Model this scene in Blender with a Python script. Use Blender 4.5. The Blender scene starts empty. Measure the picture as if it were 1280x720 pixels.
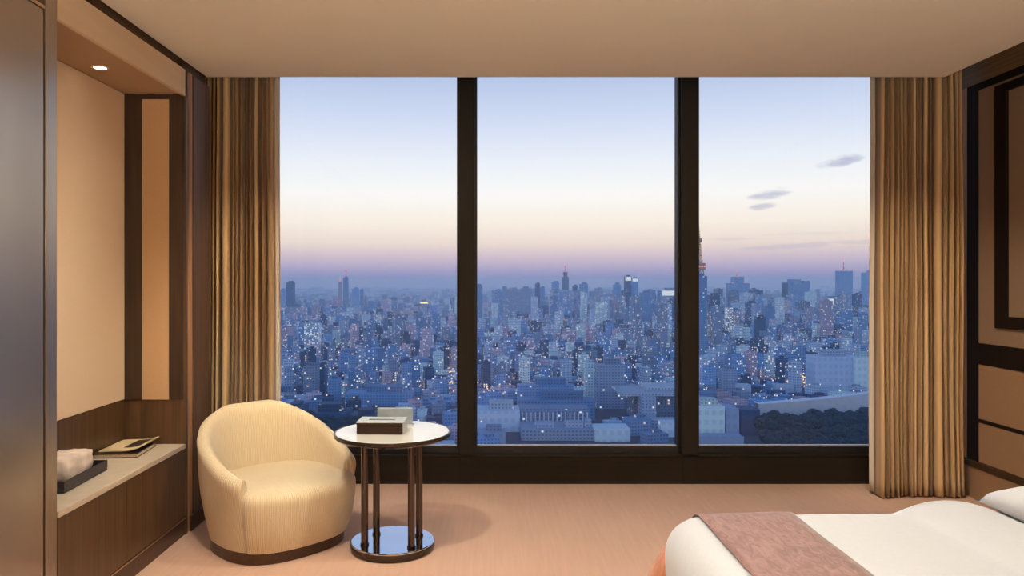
import bpy, bmesh, math, random
import numpy as np
from mathutils import Vector, Matrix, noise

PI = math.pi
random.seed(7)
scn = bpy.context.scene
COL = scn.collection
EYE = 1.42
F = 930.0
CX, CY = 612.0, 351.0
GROUND = -150.0

def X(px, D): return (px - CX) * D / F
def Z(py, D): return EYE - (py - CY) * D / F

# ------------------------------------------------------------------ objects
def link(o, parent=None):
    COL.objects.link(o)
    if parent is not None:
        o.parent = parent
    return o

def obj(name, bm, mat, parent=None, smooth=False):
    me = bpy.data.meshes.new(name)
    bmesh.ops.recalc_face_normals(bm, faces=bm.faces[:])
    bm.to_mesh(me); bm.free()
    if smooth:
        for p in me.polygons: p.use_smooth = True
    mats = mat if isinstance(mat, (list, tuple)) else [mat]
    for m in mats: me.materials.append(m)
    return link(bpy.data.objects.new(name, me), parent)

def tag(o, label, cat, group=None, kind=None):
    o['label'] = label; o['category'] = cat
    if group: o['group'] = group
    if kind: o['kind'] = kind
    return o

def thing(name, label, cat, loc=(0, 0, 0), rz=0, group=None):
    o = bpy.data.objects.new(name, None)
    o.empty_display_size = 0.1
    o.location = loc; o.rotation_euler = (0, 0, rz)
    link(o)
    return tag(o, label, cat, group)

def struct(name, bm, mat, parent=None, smooth=False):
    o = obj(name, bm, mat, parent, smooth)
    if parent is None: o['kind'] = 'structure'
    return o

# ------------------------------------------------------------------ shapes
def box(bm, x0, x1, y0, y1, z0, z1, bev=0, seg=2, rot=None, piv=None):
    r = bmesh.ops.create_cube(bm, size=1)
    vs = r['verts']
    for v in vs:
        v.co = Vector((x0 + (v.co.x + .5) * (x1 - x0), y0 + (v.co.y + .5) * (y1 - y0), z0 + (v.co.z + .5) * (z1 - z0)))
    if rot is not None:
        bmesh.ops.rotate(bm, verts=vs, cent=piv or Vector(((x0+x1)/2, (y0+y1)/2, (z0+z1)/2)), matrix=rot)
    if bev:
        es = list({e for v in vs for e in v.link_edges})
        bmesh.ops.bevel(bm, geom=es, offset=bev, segments=seg, affect='EDGES', profile=.5)
    return bm

def B(*a, **k):
    return box(bmesh.new(), *a, **k)

def lathe(bm, prof, cx=0, cy=0, n=64, closed=True):
    rings = []
    for r, z in prof:
        if r < 1e-6:
            rings.append([bm.verts.new((cx, cy, z))])
        else:
            rings.append([bm.verts.new((cx + r*math.cos(2*PI*i/n), cy + r*math.sin(2*PI*i/n), z)) for i in range(n)])
    for a, b in zip(rings, rings[1:]):
        for i in range(n):
            j = (i+1) % n
            if len(a) == 1 and len(b) == 1: continue
            if len(a) == 1: bm.faces.new((a[0], b[j], b[i]))
            elif len(b) == 1: bm.faces.new((a[i], a[j], b[0]))
            else: bm.faces.new((a[i], a[j], b[j], b[i]))
    return bm

def autosmooth(o, ang=35):
    for p in o.data.polygons: p.use_smooth = True
    m = o.modifiers.new('edges', 'EDGE_SPLIT'); m.split_angle = math.radians(ang)
    return o

# ------------------------------------------------------------------ materials
def newmat(name):
    m = bpy.data.materials.new(name); m.use_nodes = True
    nt = m.node_tree; nt.nodes.clear()
    out = nt.nodes.new('ShaderNodeOutputMaterial')
    return m, nt, out

def pbsdf(nt, out, col=(.5, .5, .5), rough=.5, metal=0, spec=.5, coat=0, sheen=0):
    p = nt.nodes.new('ShaderNodeBsdfPrincipled')
    p.inputs['Base Color'].default_value = (*col, 1)
    p.inputs['Roughness'].default_value = rough
    p.inputs['Metallic'].default_value = metal
    p.inputs['Specular IOR Level'].default_value = spec
    p.inputs['Coat Weight'].default_value = coat
    p.inputs['Sheen Weight'].default_value = sheen
    nt.links.new(p.outputs[0], out.inputs[0])
    return p

def N(nt, typ, **kw):
    n = nt.nodes.new(typ)
    for k, v in kw.items(): setattr(n, k, v)
    return n

def mathn(nt, op, a, b=None, c=None):
    n = nt.nodes.new('ShaderNodeMath'); n.operation = op
    for i, v in enumerate((a, b, c)):
        if v is None: continue
        if isinstance(v, (int, float)): n.inputs[i].default_value = v
        else: nt.links.new(v, n.inputs[i])
    return n.outputs[0]

def mixcol(nt, fac, a, b, blend='MIX'):
    n = nt.nodes.new('ShaderNodeMix'); n.data_type = 'RGBA'; n.blend_type = blend
    for s, v in ((0, fac), (6, a), (7, b)):
        if isinstance(v, (int, float)): n.inputs[s].default_value = v
        elif isinstance(v, tuple): n.inputs[s].default_value = (*v[:3], 1)
        else: nt.links.new(v, n.inputs[s])
    return n.outputs[2]

def ramp(nt, fac, stops, interp='LINEAR'):
    n = nt.nodes.new('ShaderNodeValToRGB'); cr = n.color_ramp; cr.interpolation = interp
    while len(cr.elements) < len(stops): cr.elements.new(.5)
    for e, (p, c) in zip(cr.elements, stops):
        e.position = p; e.color = (*c, 1)
    nt.links.new(fac, n.inputs[0])
    return n.outputs[0]

def simple(name, col, rough=.5, metal=0, spec=.5, nscale=0, namt=.1, bump=0, coat=0, stretch=(1, 1, 1), sheen=0):
    m, nt, out = newmat(name)
    p = pbsdf(nt, out, col, rough, metal, spec, coat, sheen)
    if nscale:
        tc = N(nt, 'ShaderNodeTexCoord'); mp = N(nt, 'ShaderNodeMapping')
        mp.inputs['Scale'].default_value = stretch
        nt.links.new(tc.outputs['Object'], mp.inputs[0])
        no = N(nt, 'ShaderNodeTexNoise'); no.inputs['Scale'].default_value = nscale; no.inputs['Detail'].default_value = 5
        nt.links.new(mp.outputs[0], no.inputs['Vector'])
        lo = tuple(c*(1-namt) for c in col); hi = tuple(min(1, c*(1+namt)) for c in col)
        c = ramp(nt, no.outputs[0], [(.3, lo), (.7, hi)])
        nt.links.new(c, p.inputs['Base Color'])
        if bump:
            b = N(nt, 'ShaderNodeBump'); b.inputs['Strength'].default_value = bump; b.inputs['Distance'].default_value = .004
            nt.links.new(no.outputs[0], b.inputs['Height']); nt.links.new(b.outputs[0], p.inputs['Normal'])
    return m

def wood(name, col, rough=.35, axis='Z', amt=.35, coat=0, spec=.5):
    st = {'Z': (22, 22, .8), 'Y': (22, .8, 22), 'X': (.8, 22, 22)}[axis]
    return simple(name, col, rough, 0, spec, nscale=2.2, namt=amt, bump=.05, coat=coat, stretch=st)

def emis(name, col, s):
    m, nt, out = newmat(name)
    e = N(nt, 'ShaderNodeEmission'); e.inputs[0].default_value = (*col, 1); e.inputs[1].default_value = s
    nt.links.new(e.outputs[0], out.inputs[0]); return m

M = {}
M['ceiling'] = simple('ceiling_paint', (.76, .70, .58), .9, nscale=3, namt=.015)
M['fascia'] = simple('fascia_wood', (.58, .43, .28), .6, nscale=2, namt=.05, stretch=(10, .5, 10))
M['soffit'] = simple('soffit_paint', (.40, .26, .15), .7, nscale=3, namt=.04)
M['dark_gap'] = wood('gap_wood', (.12, .07, .035), .6, 'Y')
M['wood'] = wood('walnut', (.082, .042, .019), .38, 'Z')
M['wood_post'] = wood('walnut_post', (.125, .06, .027), .35, 'Z')
M['wood_dark'] = wood('walnut_dark', (.034, .016, .007), .5, 'Z')
M['wood_edge'] = wood('walnut_edge', (.30, .15, .065), .45, 'Z')
M['black'] = simple('black_lacquer', (.008, .005, .004), .7, 0, .15, nscale=5, namt=.2)
M['wardrobe'] = simple('bronze_lacquer', (.37, .315, .27), .28, .85, .5, nscale=2, namt=.05, coat=.3)
M['fabric_wall'] = simple('fabric_panel', (.74, .555, .375), .85, nscale=260, namt=.06, bump=.2)
M['fabric_strip'] = simple('fabric_strip', (.52, .33, .17), .85, nscale=260, namt=.06, bump=.2)
M['panel_low'] = simple('leather_panel', (.27, .16, .09), .6, nscale=180, namt=.05, bump=.15)
M['panel_up'] = simple('suede_panel', (.22, .145, .095), .7, nscale=180, namt=.05, bump=.15)
M['olive'] = wood('upper_band', (.13, .085, .04), .6, 'Y')
M['stone'] = simple('worktop_stone', (.56, .47, .36), .35, nscale=18, namt=.07, bump=.02)
M['brass'] = simple('brushed_trim', (.62, .45, .28), .3, 1, nscale=30, namt=.1)
M['frame'] = simple('window_bronze', (.012, .010, .007), .5, .1, .25, nscale=6, namt=.12)
M['frame_dark'] = simple('window_gasket', (.004, .004, .006), .5, nscale=20, namt=.1)
M['sill'] = simple('sill_lip', (.45, .46, .5), .3, .6, nscale=20, namt=.05)
M['base'] = wood('window_base', (.014, .010, .006), .7, 'X', .2, spec=.15)
M['plinth'] = wood('plinth_wood', (.05, .022, .010), .35, 'X')
M['chrome'] = simple('dark_chrome', (.10, .08, .07), .14, 1, nscale=4, namt=.1)
M['chrome_bright'] = simple('polished_steel', (.74, .76, .80), .10, 1, nscale=4, namt=.03)
M['top_white'] = simple('table_stone', (.80, .77, .70), .10, 0, .6, nscale=9, namt=.03, coat=.6)
M['rim'] = simple('table_rim', (.035, .02, .012), .25, .3, nscale=9, namt=.1)
M['box_dark'] = wood('box_wood', (.020, .009, .005), .6, 'X', spec=.2)
M['box_top'] = simple('box_top', (.50, .53, .50), .3, .2, nscale=15, namt=.05)
M['box_side'] = simple('box_side', (.42, .40, .36), .4, .1, nscale=15, namt=.05)
M['white_linen'] = simple('white_linen', (.53, .545, .575), .85, nscale=60, namt=.02, bump=.08, sheen=.2)
M['pillow'] = simple('pillow_linen', (.61, .62, .65), .85, nscale=40, namt=.02, bump=.1, sheen=.2)
M['skirt'] = simple('russet_satin', (.52, .18, .08), .45, nscale=14, namt=.3, bump=.2, stretch=(3, 3, .6), sheen=.3)
M['tray'] = simple('tray_leather', (.025, .018, .018), .45, nscale=60, namt=.2, bump=.1)
M['tissue'] = simple('tissue_paper', (.75, .62, .52), .8, nscale=18, namt=.12, bump=.5)
M['page'] = simple('page_paper', (.74, .58, .34), .6, nscale=8, namt=.08)
M['ink'] = simple('magazine_print', (.035, .02, .012), .45, nscale=16, namt=.5)
M['cover_edge'] = simple('paper_edge', (.66, .52, .36), .6, nscale=120, namt=.2)
M['lamp_lens'] = emis('lamp_lens', (1, .86, .62), 9)
M['lamp_ring'] = simple('lamp_ring', (.85, .75, .6), .4, .3, nscale=9, namt=.03)

def carpet():
    m, nt, out = newmat('carpet')
    p = pbsdf(nt, out, (.5, .3, .2), .92, 0, .15, 0, .35)
    tc = N(nt, 'ShaderNodeTexCoord')
    n1 = N(nt, 'ShaderNodeTexNoise'); n1.inputs['Scale'].default_value = 1.3; n1.inputs['Detail'].default_value = 6
    mp = N(nt, 'ShaderNodeMapping'); mp.inputs['Scale'].default_value = (26, 1.5, 1); mp.inputs['Rotation'].default_value = (0, 0, .05)
    nt.links.new(tc.outputs['Object'], mp.inputs[0])
    n2 = N(nt, 'ShaderNodeTexNoise'); n2.inputs['Scale'].default_value = 1.6; n2.inputs['Detail'].default_value = 4
    n3 = N(nt, 'ShaderNodeTexNoise'); n3.inputs['Scale'].default_value = 330; n3.inputs['Detail'].default_value = 2
    nt.links.new(tc.outputs['Object'], n1.inputs['Vector']); nt.links.new(mp.outputs[0], n2.inputs['Vector']); nt.links.new(tc.outputs['Object'], n3.inputs['Vector'])
    c1 = ramp(nt, n1.outputs[0], [(.3, (.55, .335, .235)), (.7, (.61, .375, .265))])
    c2 = ramp(nt, n2.outputs[0], [(.35, (.93, .92, .91)), (.62, (1, 1, 1)), (.75, (1.05, 1.05, 1.04))])
    c3 = ramp(nt, n3.outputs[0], [(.3, (.88, .88, .88)), (.7, (1.08, 1.08, 1.08))])
    c = mixcol(nt, 1.0, mixcol(nt, 1.0, c1, c2, 'MULTIPLY'), c3, 'MULTIPLY')
    nt.links.new(c, p.inputs['Base Color'])
    b = N(nt, 'ShaderNodeBump'); b.inputs['Strength'].default_value = .35; b.inputs['Distance'].default_value = .004
    nt.links.new(n3.outputs[0], b.inputs['Height']); nt.links.new(b.outputs[0], p.inputs['Normal'])
    return m
M['carpet'] = carpet()

def chair_fabric():
    """fine vertical ribs, laid out along the UV map (u and v in metres)"""
    m, nt, out = newmat('ribbed_fabric')
    p = pbsdf(nt, out, (.7, .5, .3), .8, 0, .25, 0, .25)
    uv = N(nt, 'ShaderNodeUVMap'); uv.uv_map = 'UVMap'
    sep = N(nt, 'ShaderNodeSeparateXYZ'); nt.links.new(uv.outputs[0], sep.inputs[0])
    rib = mathn(nt, 'SINE', mathn(nt, 'MULTIPLY', sep.outputs[0], 2*PI/.0105))
    weave = mathn(nt, 'SINE', mathn(nt, 'MULTIPLY', sep.outputs[1], 2*PI/.014))
    no = N(nt, 'ShaderNodeTexNoise'); no.inputs['Scale'].default_value = 30; no.inputs['Detail'].default_value = 4
    mp = N(nt, 'ShaderNodeMapping'); mp.inputs['Scale'].default_value = (4, .5, 1)
    nt.links.new(uv.outputs[0], mp.inputs[0]); nt.links.new(mp.outputs[0], no.inputs['Vector'])
    h = mathn(nt, 'ADD', mathn(nt, 'MULTIPLY', rib, .5), mathn(nt, 'MULTIPLY', weave, .05))
    h2 = mathn(nt, 'ADD', h, mathn(nt, 'MULTIPLY', no.outputs[0], 1.2))
    f = mathn(nt, 'MULTIPLY_ADD', h2, .32, .35)
    c = ramp(nt, f, [(.1, (.50, .37, .21)), (.55, (.72, .59, .39)), (.95, (.80, .67, .46))])
    nt.links.new(c, p.inputs['Base Color'])
    b = N(nt, 'ShaderNodeBump'); b.inputs['Strength'].default_value = .6; b.inputs['Distance'].default_value = .003
    nt.links.new(h2, b.inputs['Height']); nt.links.new(b.outputs[0], p.inputs['Normal'])
    return m
M['chair'] = chair_fabric()

def curtain_mat(name, a, b_, rough=.6):
    m, nt, out = newmat(name)
    p = pbsdf(nt, out, a, rough, 0, .3, 0, .3)
    uv = N(nt, 'ShaderNodeUVMap'); uv.uv_map = 'UVMap'
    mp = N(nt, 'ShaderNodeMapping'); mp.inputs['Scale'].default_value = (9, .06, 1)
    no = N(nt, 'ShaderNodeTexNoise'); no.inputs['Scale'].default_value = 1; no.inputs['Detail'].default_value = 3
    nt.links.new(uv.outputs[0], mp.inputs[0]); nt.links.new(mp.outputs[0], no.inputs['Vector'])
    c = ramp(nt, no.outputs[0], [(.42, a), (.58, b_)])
    nt.links.new(c, p.inputs['Base Color'])
    return m
M['drape'] = curtain_mat('drape_silk', (.17, .09, .036), (.62, .42, .215))  # shade and highlights of the folds put into the colour as bands
M['sheer_edge'] = curtain_mat('drape_lining', (.55, .50, .44), (.68, .62, .54))

def runner_mat():
    m, nt, out = newmat('runner_brocade')
    p = pbsdf(nt, out, (.5, .25, .2), .55, 0, .4, 0, .3)
    tc = N(nt, 'ShaderNodeTexCoord')
    mp = N(nt, 'ShaderNodeMapping'); mp.inputs['Scale'].default_value = (26, 9, 9); mp.inputs['Rotation'].default_value = (0, 0, .5)
    no = N(nt, 'ShaderNodeTexNoise'); no.inputs['Scale'].default_value = 1.6; no.inputs['Detail'].default_value = 6; no.inputs['Distortion'].default_value = 1.4
    nt.links.new(tc.outputs['Object'], mp.inputs[0]); nt.links.new(mp.outputs[0], no.inputs['Vector'])
    c = ramp(nt, no.outputs[0], [(.33, (.15, .066, .055)), (.5, (.225, .108, .09)), (.68, (.30, .162, .137))])
    nt.links.new(c, p.inputs['Base Color'])
    b = N(nt, 'ShaderNodeBump'); b.inputs['Strength'].default_value = .4; b.inputs['Distance'].default_value = .004
    nt.links.new(no.outputs[0], b.inputs['Height']); nt.links.new(b.outputs[0], p.inputs['Normal'])
    return m
M['runner'] = runner_mat()

def glass_mat(name='pane_glass', tint=(1, 1, 1), refl=1.0):
    m, nt, out = newmat(name)
    t = N(nt, 'ShaderNodeBsdfTransparent'); t.inputs[0].default_value = (*tint, 1)
    g = N(nt, 'ShaderNodeBsdfGlossy'); g.inputs['Roughness'].default_value = 0.0
    fr = N(nt, 'ShaderNodeFresnel'); fr.inputs[0].default_value = 1.3
    mx = N(nt, 'ShaderNodeMixShader')
    nt.links.new(mathn(nt, 'MULTIPLY', fr.outputs[0], refl), mx.inputs[0]); nt.links.new(t.outputs[0], mx.inputs[1]); nt.links.new(g.outputs[0], mx.inputs[2])
    nt.links.new(mx.outputs[0], out.inputs[0]); return m
M['glass'] = glass_mat()
M['acrylic'] = glass_mat('frosted_acrylic', (.94, .96, .97), 1.5)

# ================================================================== CAMERA
cam = bpy.data.cameras.new('camera'); cam.sensor_width = 36; cam.lens = 36 * F / 1280
cam.shift_x = (640 - CX) / 1280; cam.shift_y = (CY - 360) / 1280
cam.clip_start = .05; cam.clip_end = 40000
co = bpy.data.objects.new('camera', cam); link(co)
co.location = (0, 0, EYE); co.rotation_euler = (PI/2, 0, 0)
scn.camera = co

# ================================================================== ROOM
XL, XR, XC = -1.70, 3.17, 2.77      # left cabinet plane, right wall, ceiling edge
CZ = 2.66
YB = -2.2                            # wall behind the camera
YW = 5.20                            # window wall
XP = -2.02                           # curtain pocket side

struct('floor', B(-2.4, XR+.2, YB-.1, YW+.25, -.12, 0), M['carpet'])
bm = B(XL-.02, XC, YB, 4.53, CZ, CZ+.05)
struct('ceiling', bm, M['ceiling'])
struct('ceiling_upper', B(-2.5, XR+.2, YB-.1, YW+.25, 3.30, 3.40), M['olive'])
struct('wall_back', B(-2.4, XR+.2, YB-.1, YB, 0, 3.30), M['fabric_wall'])
struct('wall_left', B(-2.5, -2.40, YB-.1, YW+.25, 0, 3.30), M['wood_dark'])
# left wall beside the niche: post, groove and panel, returning into the curtain pocket
struct('wall_left_pier', B(-2.39, XL-.03, 4.19, 4.53, 0, 3.30), M['wood_dark'])
struct('trim_1', B(XL-.029, XL, 4.215, 4.255, 0, 2.60, .002), M['wood_edge'])
struct('trim_2', B(XL-.029, XL-.004, 4.285, 4.53, 0, 2.60, .003), M['wood'])
struct('baseboard_left', B(XL-.0, XL+.012, 4.215, 4.53, 0, .09, .002), M['plinth'])
struct('wall_left_pocket', B(-2.39, XP, 4.531, YW, 0, 3.30), M['wood_dark'])
struct('trim_3', B(-2.39, XL-.06, YB, 4.53, CZ-.06, 3.30), M['dark_gap'])

# window wall: base, frames, mullions, panes
gy = YW + .085
struct('wall_window_base', B(-2.39, XR, YW, YW+.2, 0, Z(571, YW)), M['base'])
struct('trim_4', B(-2.39, XR, YW-.008, YW+.2, Z(571, YW)+.001, Z(568.5, YW), .002), M['frame'])
mull = [(X(574, YW), X(593, YW)), (X(851.5, YW), X(872.5, YW))]
edges = [(XP, XP+.12)] + mull + [(XR-.12, XR)]
for i in range(3):
    x0, x1 = edges[i][1], edges[i+1][0]
    zb = Z(568.5, YW) + .001
    w = bpy.data.objects.new('window_%d' % (i+1), None); w['kind'] = 'structure'; link(w)
    bm = bmesh.new()
    fr = .018
    box(bm, x0, x1, gy-.05, gy+.03, zb, zb+.045)
    box(bm, x0, x0+fr, gy-.05, gy+.03, zb+.045, 3.18)
    box(bm, x1-fr, x1, gy-.05, gy+.03, zb+.045, 3.18)
    box(bm, x0, x1, gy-.05, gy+.03, 3.18, 3.30)
    obj('window_gasket', bm, M['frame_dark'], w)
    obj('window_lip', B(x0+fr, x1-fr, gy-.03, gy-.006, zb+.046, zb+.056, .002), M['sill'], w)
    obj('pane', B(x0+fr, x1-fr, gy-.004, gy+.004, zb+.046, 3.18), M['glass'], w)
for i, (a, b) in enumerate(edges):
    struct('trim_%d' % (5+i), B(a, b, YW-.02, YW+.16, Z(568.5, YW)+.0005, 3.30, .004), M['frame'])
for i, (a, b) in enumerate(mull):
    struct('trim_%d' % (9+i), B(a+.012, b-.012, YW-.006, YW-.0005, 0.002, Z(571.5, YW), .002), M['base'])

# ---------------- right wall with its framed panels
struct('wall_right', B(XR+.012, XR+.2, YB, YW+.2, 0, 3.30), M['wood_dark'])
def ryd(px): return XR * F / (px - CX)
D0, D1, D2 = ryd(1202.5), ryd(1209.5), ryd(1223)
y_end = YB
struct('trim_11', B(XR-.006, XR+.012, D1, D0, .245, 2.70, .002), M['wood_edge'])
bm = bmesh.new()
box(bm, XR-.004, XR+.012, D2, D1-.001, .245, 2.70)           # dark upright
box(bm, XR-.004, XR+.012, y_end, D2, 2.655, 2.70)           # top rail
box(bm, XR-.004, XR+.012, y_end, D2, Z(455, D2), Z(429, D2))  # mid rail
box(bm, XR-.004, XR+.012, y_end, D2, Z(527.5, D2), Z(523.5, D2))
struct('trim_12', bm, M['black'])
struct('wall_right_band', B(XR-.004, XR+.012, YB, D0, 2.701, 3.30), M['olive'])
struct('trim_13', B(XR-.02, XR+.012, YB, D0, .205, .244, .004), M['wood_dark'])
struct('baseboard_right', B(XR-.012, XR+.012, YB, D0, 0, .204, .003), M['panel_low'])
pc = [(YB, .6), (.61, 2.4), (2.41, D2)]
i = 1
for (z0, z1, mt) in ((.246, Z(527.5, D2)-.001, 'panel_low'), (Z(523.5, D2)+.001, Z(455, D2)-.001, 'panel_low'), (Z(429, D2)+.001, 2.654, 'panel_up')):
    for (a, b) in pc:
        struct('wall_right_panel_%d' % i, B(XR+.000, XR+.012, a, b-.001, z0, z1, .003), M[mt]); i += 1
# dark picture-rail frame in the upper panel
fD0, fD1 = ryd(1247), ryd(1261)
for k, yy in enumerate((fD0, fD0-2.2)):
    bm = bmesh.new(); zb = Z(410, fD0); zt = 2.63; w = fD0-fD1; y0 = yy; y1 = yy-1.9
    box(bm, XR-.02, XR-.0005, y0-w, y0, zb, zt)
    box(bm, XR-.02, XR-.0005, y1, y1+w, zb, zt)
    box(bm, XR-.02, XR-.0005, y1+w, y0-w, zb, zb+.075)
    box(bm, XR-.02, XR-.0005, y1+w, y0-w, zt-.05, zt)
    struct('trim_%d' % (14+k), bm, M['black'])

# ================================================================== LEFT SIDE: WARDROBE, NICHE, LOW CABINET
XW = -1.70
wd = thing('wardrobe', 'tall bronze lacquered wardrobe at the left edge, reaching the ceiling band', 'wardrobe', (XW, .4, 0))
def lbox(root, *a, **k):
    bm = B(*a, **k); bmesh.ops.translate(bm, verts=bm.verts[:], vec=-Vector(root.location)); return bm
obj('carcass', lbox(wd, -2.39, XW-.022, -1.6, 2.90, .0, 2.59), M['wood_dark'], wd)
yd = [-1.6, -.1, 1.35, 2.845]
for a, b in zip(yd, yd[1:]):
    obj('door', lbox(wd, XW-.021, XW-.002, a+.003, b-.006, .06, 2.455, .002), M['wardrobe'], wd)
obj('top_panel', lbox(wd, XW-.021, XW-.004, -1.6, 2.845, 2.475, 2.59, .002), M['wood'], wd)
obj('trim_strip', lbox(wd, XW-.021, XW+.001, -1.6, 2.845, 2.458, 2.472, .001), M['brass'], wd)
obj('end_post', lbox(wd, XW-.021, XW+.0, 2.852, 2.925, .0, 2.59, .003), M['wardrobe'], wd)

NB = -2.035; NY0, NY1 = 2.93, 4.16; NS = 2.465
struct('wall_niche_back', B(NB-.1, NB-.012, NY0, NY1, .53, 2.59), M['wood'])
struct('wall_niche_panel', B(NB-.012, NB-.0, NY0, NY1-.012, .76, NS-.004, .003), M['fabric_wall'])
struct('wall_niche_end', B(NB-.012, XL, NY1, NY1+.03, 0, 2.6), M['wood'])
bm = bmesh.new()
box(bm, X(157, NY1), X(178, NY1), NY1-.008, NY1-.0005, .757, NS-.001)
box(bm, X(212, NY1), XL-.012, NY1-.008, NY1-.0005, .757, NS-.001)
box(bm, X(178, NY1)+.0005, X(212, NY1)-.0005, NY1-.008, NY1-.0005, 2.435, NS-.001)
struct('trim_16', bm, M['wood_dark'])
struct('wall_niche_strip', B(X(178, NY1)+.001, X(212, NY1)-.001, NY1-.005, NY1-.0005, .757, 2.434), M['fabric_strip'])
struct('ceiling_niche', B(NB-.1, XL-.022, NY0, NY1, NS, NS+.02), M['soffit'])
struct('trim_17', B(XL-.021, XL, NY0, NY1+.02, NS-.012, 2.60, .002), M['fascia'])

cab = thing('low_cabinet', 'low dark walnut cabinet built into the niche behind the armchair', 'cabinet', (XL, 3.5, 0))
obj('body', lbox(cab, NB-.1, XL-.022, NY0, NY1-.002, .09, .484), M['wood_dark'], cab)
obj('plinth', lbox(cab, NB-.1, XL-.006, NY0, NY1-.002, .0, .0895), M['plinth'], cab)
obj('trim_strip', lbox(cab, XL-.02, XL+.002, NY0, NY1-.002, .0905, .098, .001), M['brass'], cab)
yc = X(158, 1) and (XL * F / (158 - CX) * 1.0)
yc = 3.487
for a, b in ((NY0, yc), (yc, NY1-.002)):
    obj('door', lbox(cab, XL-.021, XL-.002, a+.0015, b-.0015, .1, .483, .0015), M['wood'], cab)
wt = obj('worktop', B(NB-.011, XL+.004, NY0, NY1-.009, .485, .51, .002), M['stone'])
tag(wt, 'pale stone worktop slab lying on the low walnut cabinet', 'worktop')
struct('wall_niche_splash', B(NB-.011, NB-.001, NY0, NY1-.009, .5105, .757, .001), M['wood'])

# downlight in the niche soffit
dl = thing('downlight', 'small round recessed downlight glowing in the niche soffit', 'ceiling light', (-1.905, 3.64, NS))
obj('ring', lathe(bmesh.new(), [(.030, -.001), (.042, -.001), (.043, -.004), (.030, -.005), (.030, -.001)], n=40), M['lamp_ring'], dl, True)
obj('lens', lathe(bmesh.new(), [(.0, -.002), (.0295, -.002), (.0295, -.0035), (0, -.0035)], n=32), M['lamp_lens'], dl)

# ---------------- things on the worktop
tr = thing('tray', 'dark oblong tray at the near end of the stone worktop', 'tray', (-1.93, 3.37, .5105))
bm = B(-.105, .105, -.20, .20, 0, .012, .004)
box(bm, -.105, -.097, -.20, .20, .012, .05, .002); box(bm, .097, .105, -.20, .20, .012, .05, .002)
box(bm, -.097, .097, -.20, -.192, .012, .05, .002); box(bm, -.097, .097, .192, .20, .012, .05, .002)
obj('body', bm, M['tray'], tr)
tr.rotation_euler.z = .05
bm = bmesh.new()
bmesh.ops.create_cube(bm, size=1)
bmesh.ops.subdivide_edges(bm, edges=bm.edges[:], cuts=7, use_grid_fill=True)
for v in bm.verts:
    c = v.co.copy(); s = c.normalized() * .62
    c = c.lerp(s, .35)
    n = noise.noise(c*4.1)*.10 + abs(noise.noise(c*9.0))*.05
    c *= (1 - n)
    v.co = Vector((c.x*.15, c.y*.24, (c.z+.5)*.105))
mz = min(v.co.z for v in bm.verts)
for v in bm.verts: v.co.z -= mz
bmesh.ops.translate(bm, verts=bm.verts[:], vec=(-1.935, 3.385, .5235))
o = obj('tissue_bundle', bm, M['tissue'], None, True)
tag(o, 'crumpled white tissue bundle lying in the dark tray', 'tissue')

def bent_sheet(w, d, t, lift, curl, nx=14, ny=8):
    bm = bmesh.new(); top = []; bot = []
    for j in range(ny+1):
        rt, rb = [], []
        for i in range(nx+1):
            u, v = i/nx, j/ny
            x = (u-.5)*w; y = (v-.5)*d
            z = lift*math.sin(PI*u)**.7*.3 + curl*max(0, u-.55)**2
            rt.append(bm.verts.new((x, y, z+t))); rb.append(bm.verts.new((x, y, z)))
        top.append(rt); bot.append(rb)
    for j in range(ny):
        for i in range(nx):
            bm.faces.new((top[j][i], top[j][i+1], top[j+1][i+1], top[j+1][i]))
            bm.faces.new((bot[j+1][i], bot[j+1][i+1], bot[j][i+1], bot[j][i]))
    for i in range(nx):
        bm.faces.new((bot[0][i], bot[0][i+1], top[0][i+1], top[0][i])); bm.faces.new((top[ny][i], top[ny][i+1], bot[ny][i+1], bot[ny][i]))
    for j in range(ny):
        bm.faces.new((top[j][0], top[j+1][0], bot[j+1][0], bot[j][0])); bm.faces.new((bot[j][nx], bot[j+1][nx], top[j+1][nx], top[j][nx]))
    return bm

b1 = thing('magazine', 'closed dark covered magazine lying flat under the open one', 'magazine', (-1.925, 3.955, .5105), .10)
obj('pages', B(-.118, .098, -.135, .13, .0022, .018, .002), M['cover_edge'], b1)
bm = B(-.123, .10, -.14, .135, 0, .002); box(bm, -.123, .10, -.14, .135, .0182, .0202); obj('cover', bm, M['ink'], b1)
b2 = thing('magazine', 'open magazine with cream page and dark picture, topmost on the stone worktop', 'magazine', (-1.925, 3.985, .5312), .04)
obj('pages', bent_sheet(.20, .27, .009, .012, .10), M['page'], b2, False)
bm = bent_sheet(.205, .278, .0022, .012, .10); bmesh.ops.translate(bm, verts=bm.verts[:], vec=(0, 0, -.0)); 
for v in bm.verts: v.co.z -= .0
obj('cover', bm, M['ink'], b2)
bm = bent_sheet(.20, .27, .0012, .012, .10, 14, 10)
dele = []
for f in bm.faces:
    c = f.calc_center_median()
    if not (c.x > .005 and c.x < .085 and abs(c.y - .015) < .105 - .5*abs(c.x-.045)): dele.append(f)
bmesh.ops.delete(bm, geom=dele, context='FACES')
for v in bm.verts: v.co.z += .0088
obj('printed_picture', bm, M['ink'], b2)

# ================================================================== ARMCHAIR
def superp(a, b, n, phi):
    """phi measured from the back; front is +y"""
    s, c = math.sin(phi), -math.cos(phi)
    r = (abs(s/a)**n + abs(c/b)**n) ** (-1/n)
    return Vector((r*s, r*c))

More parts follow.
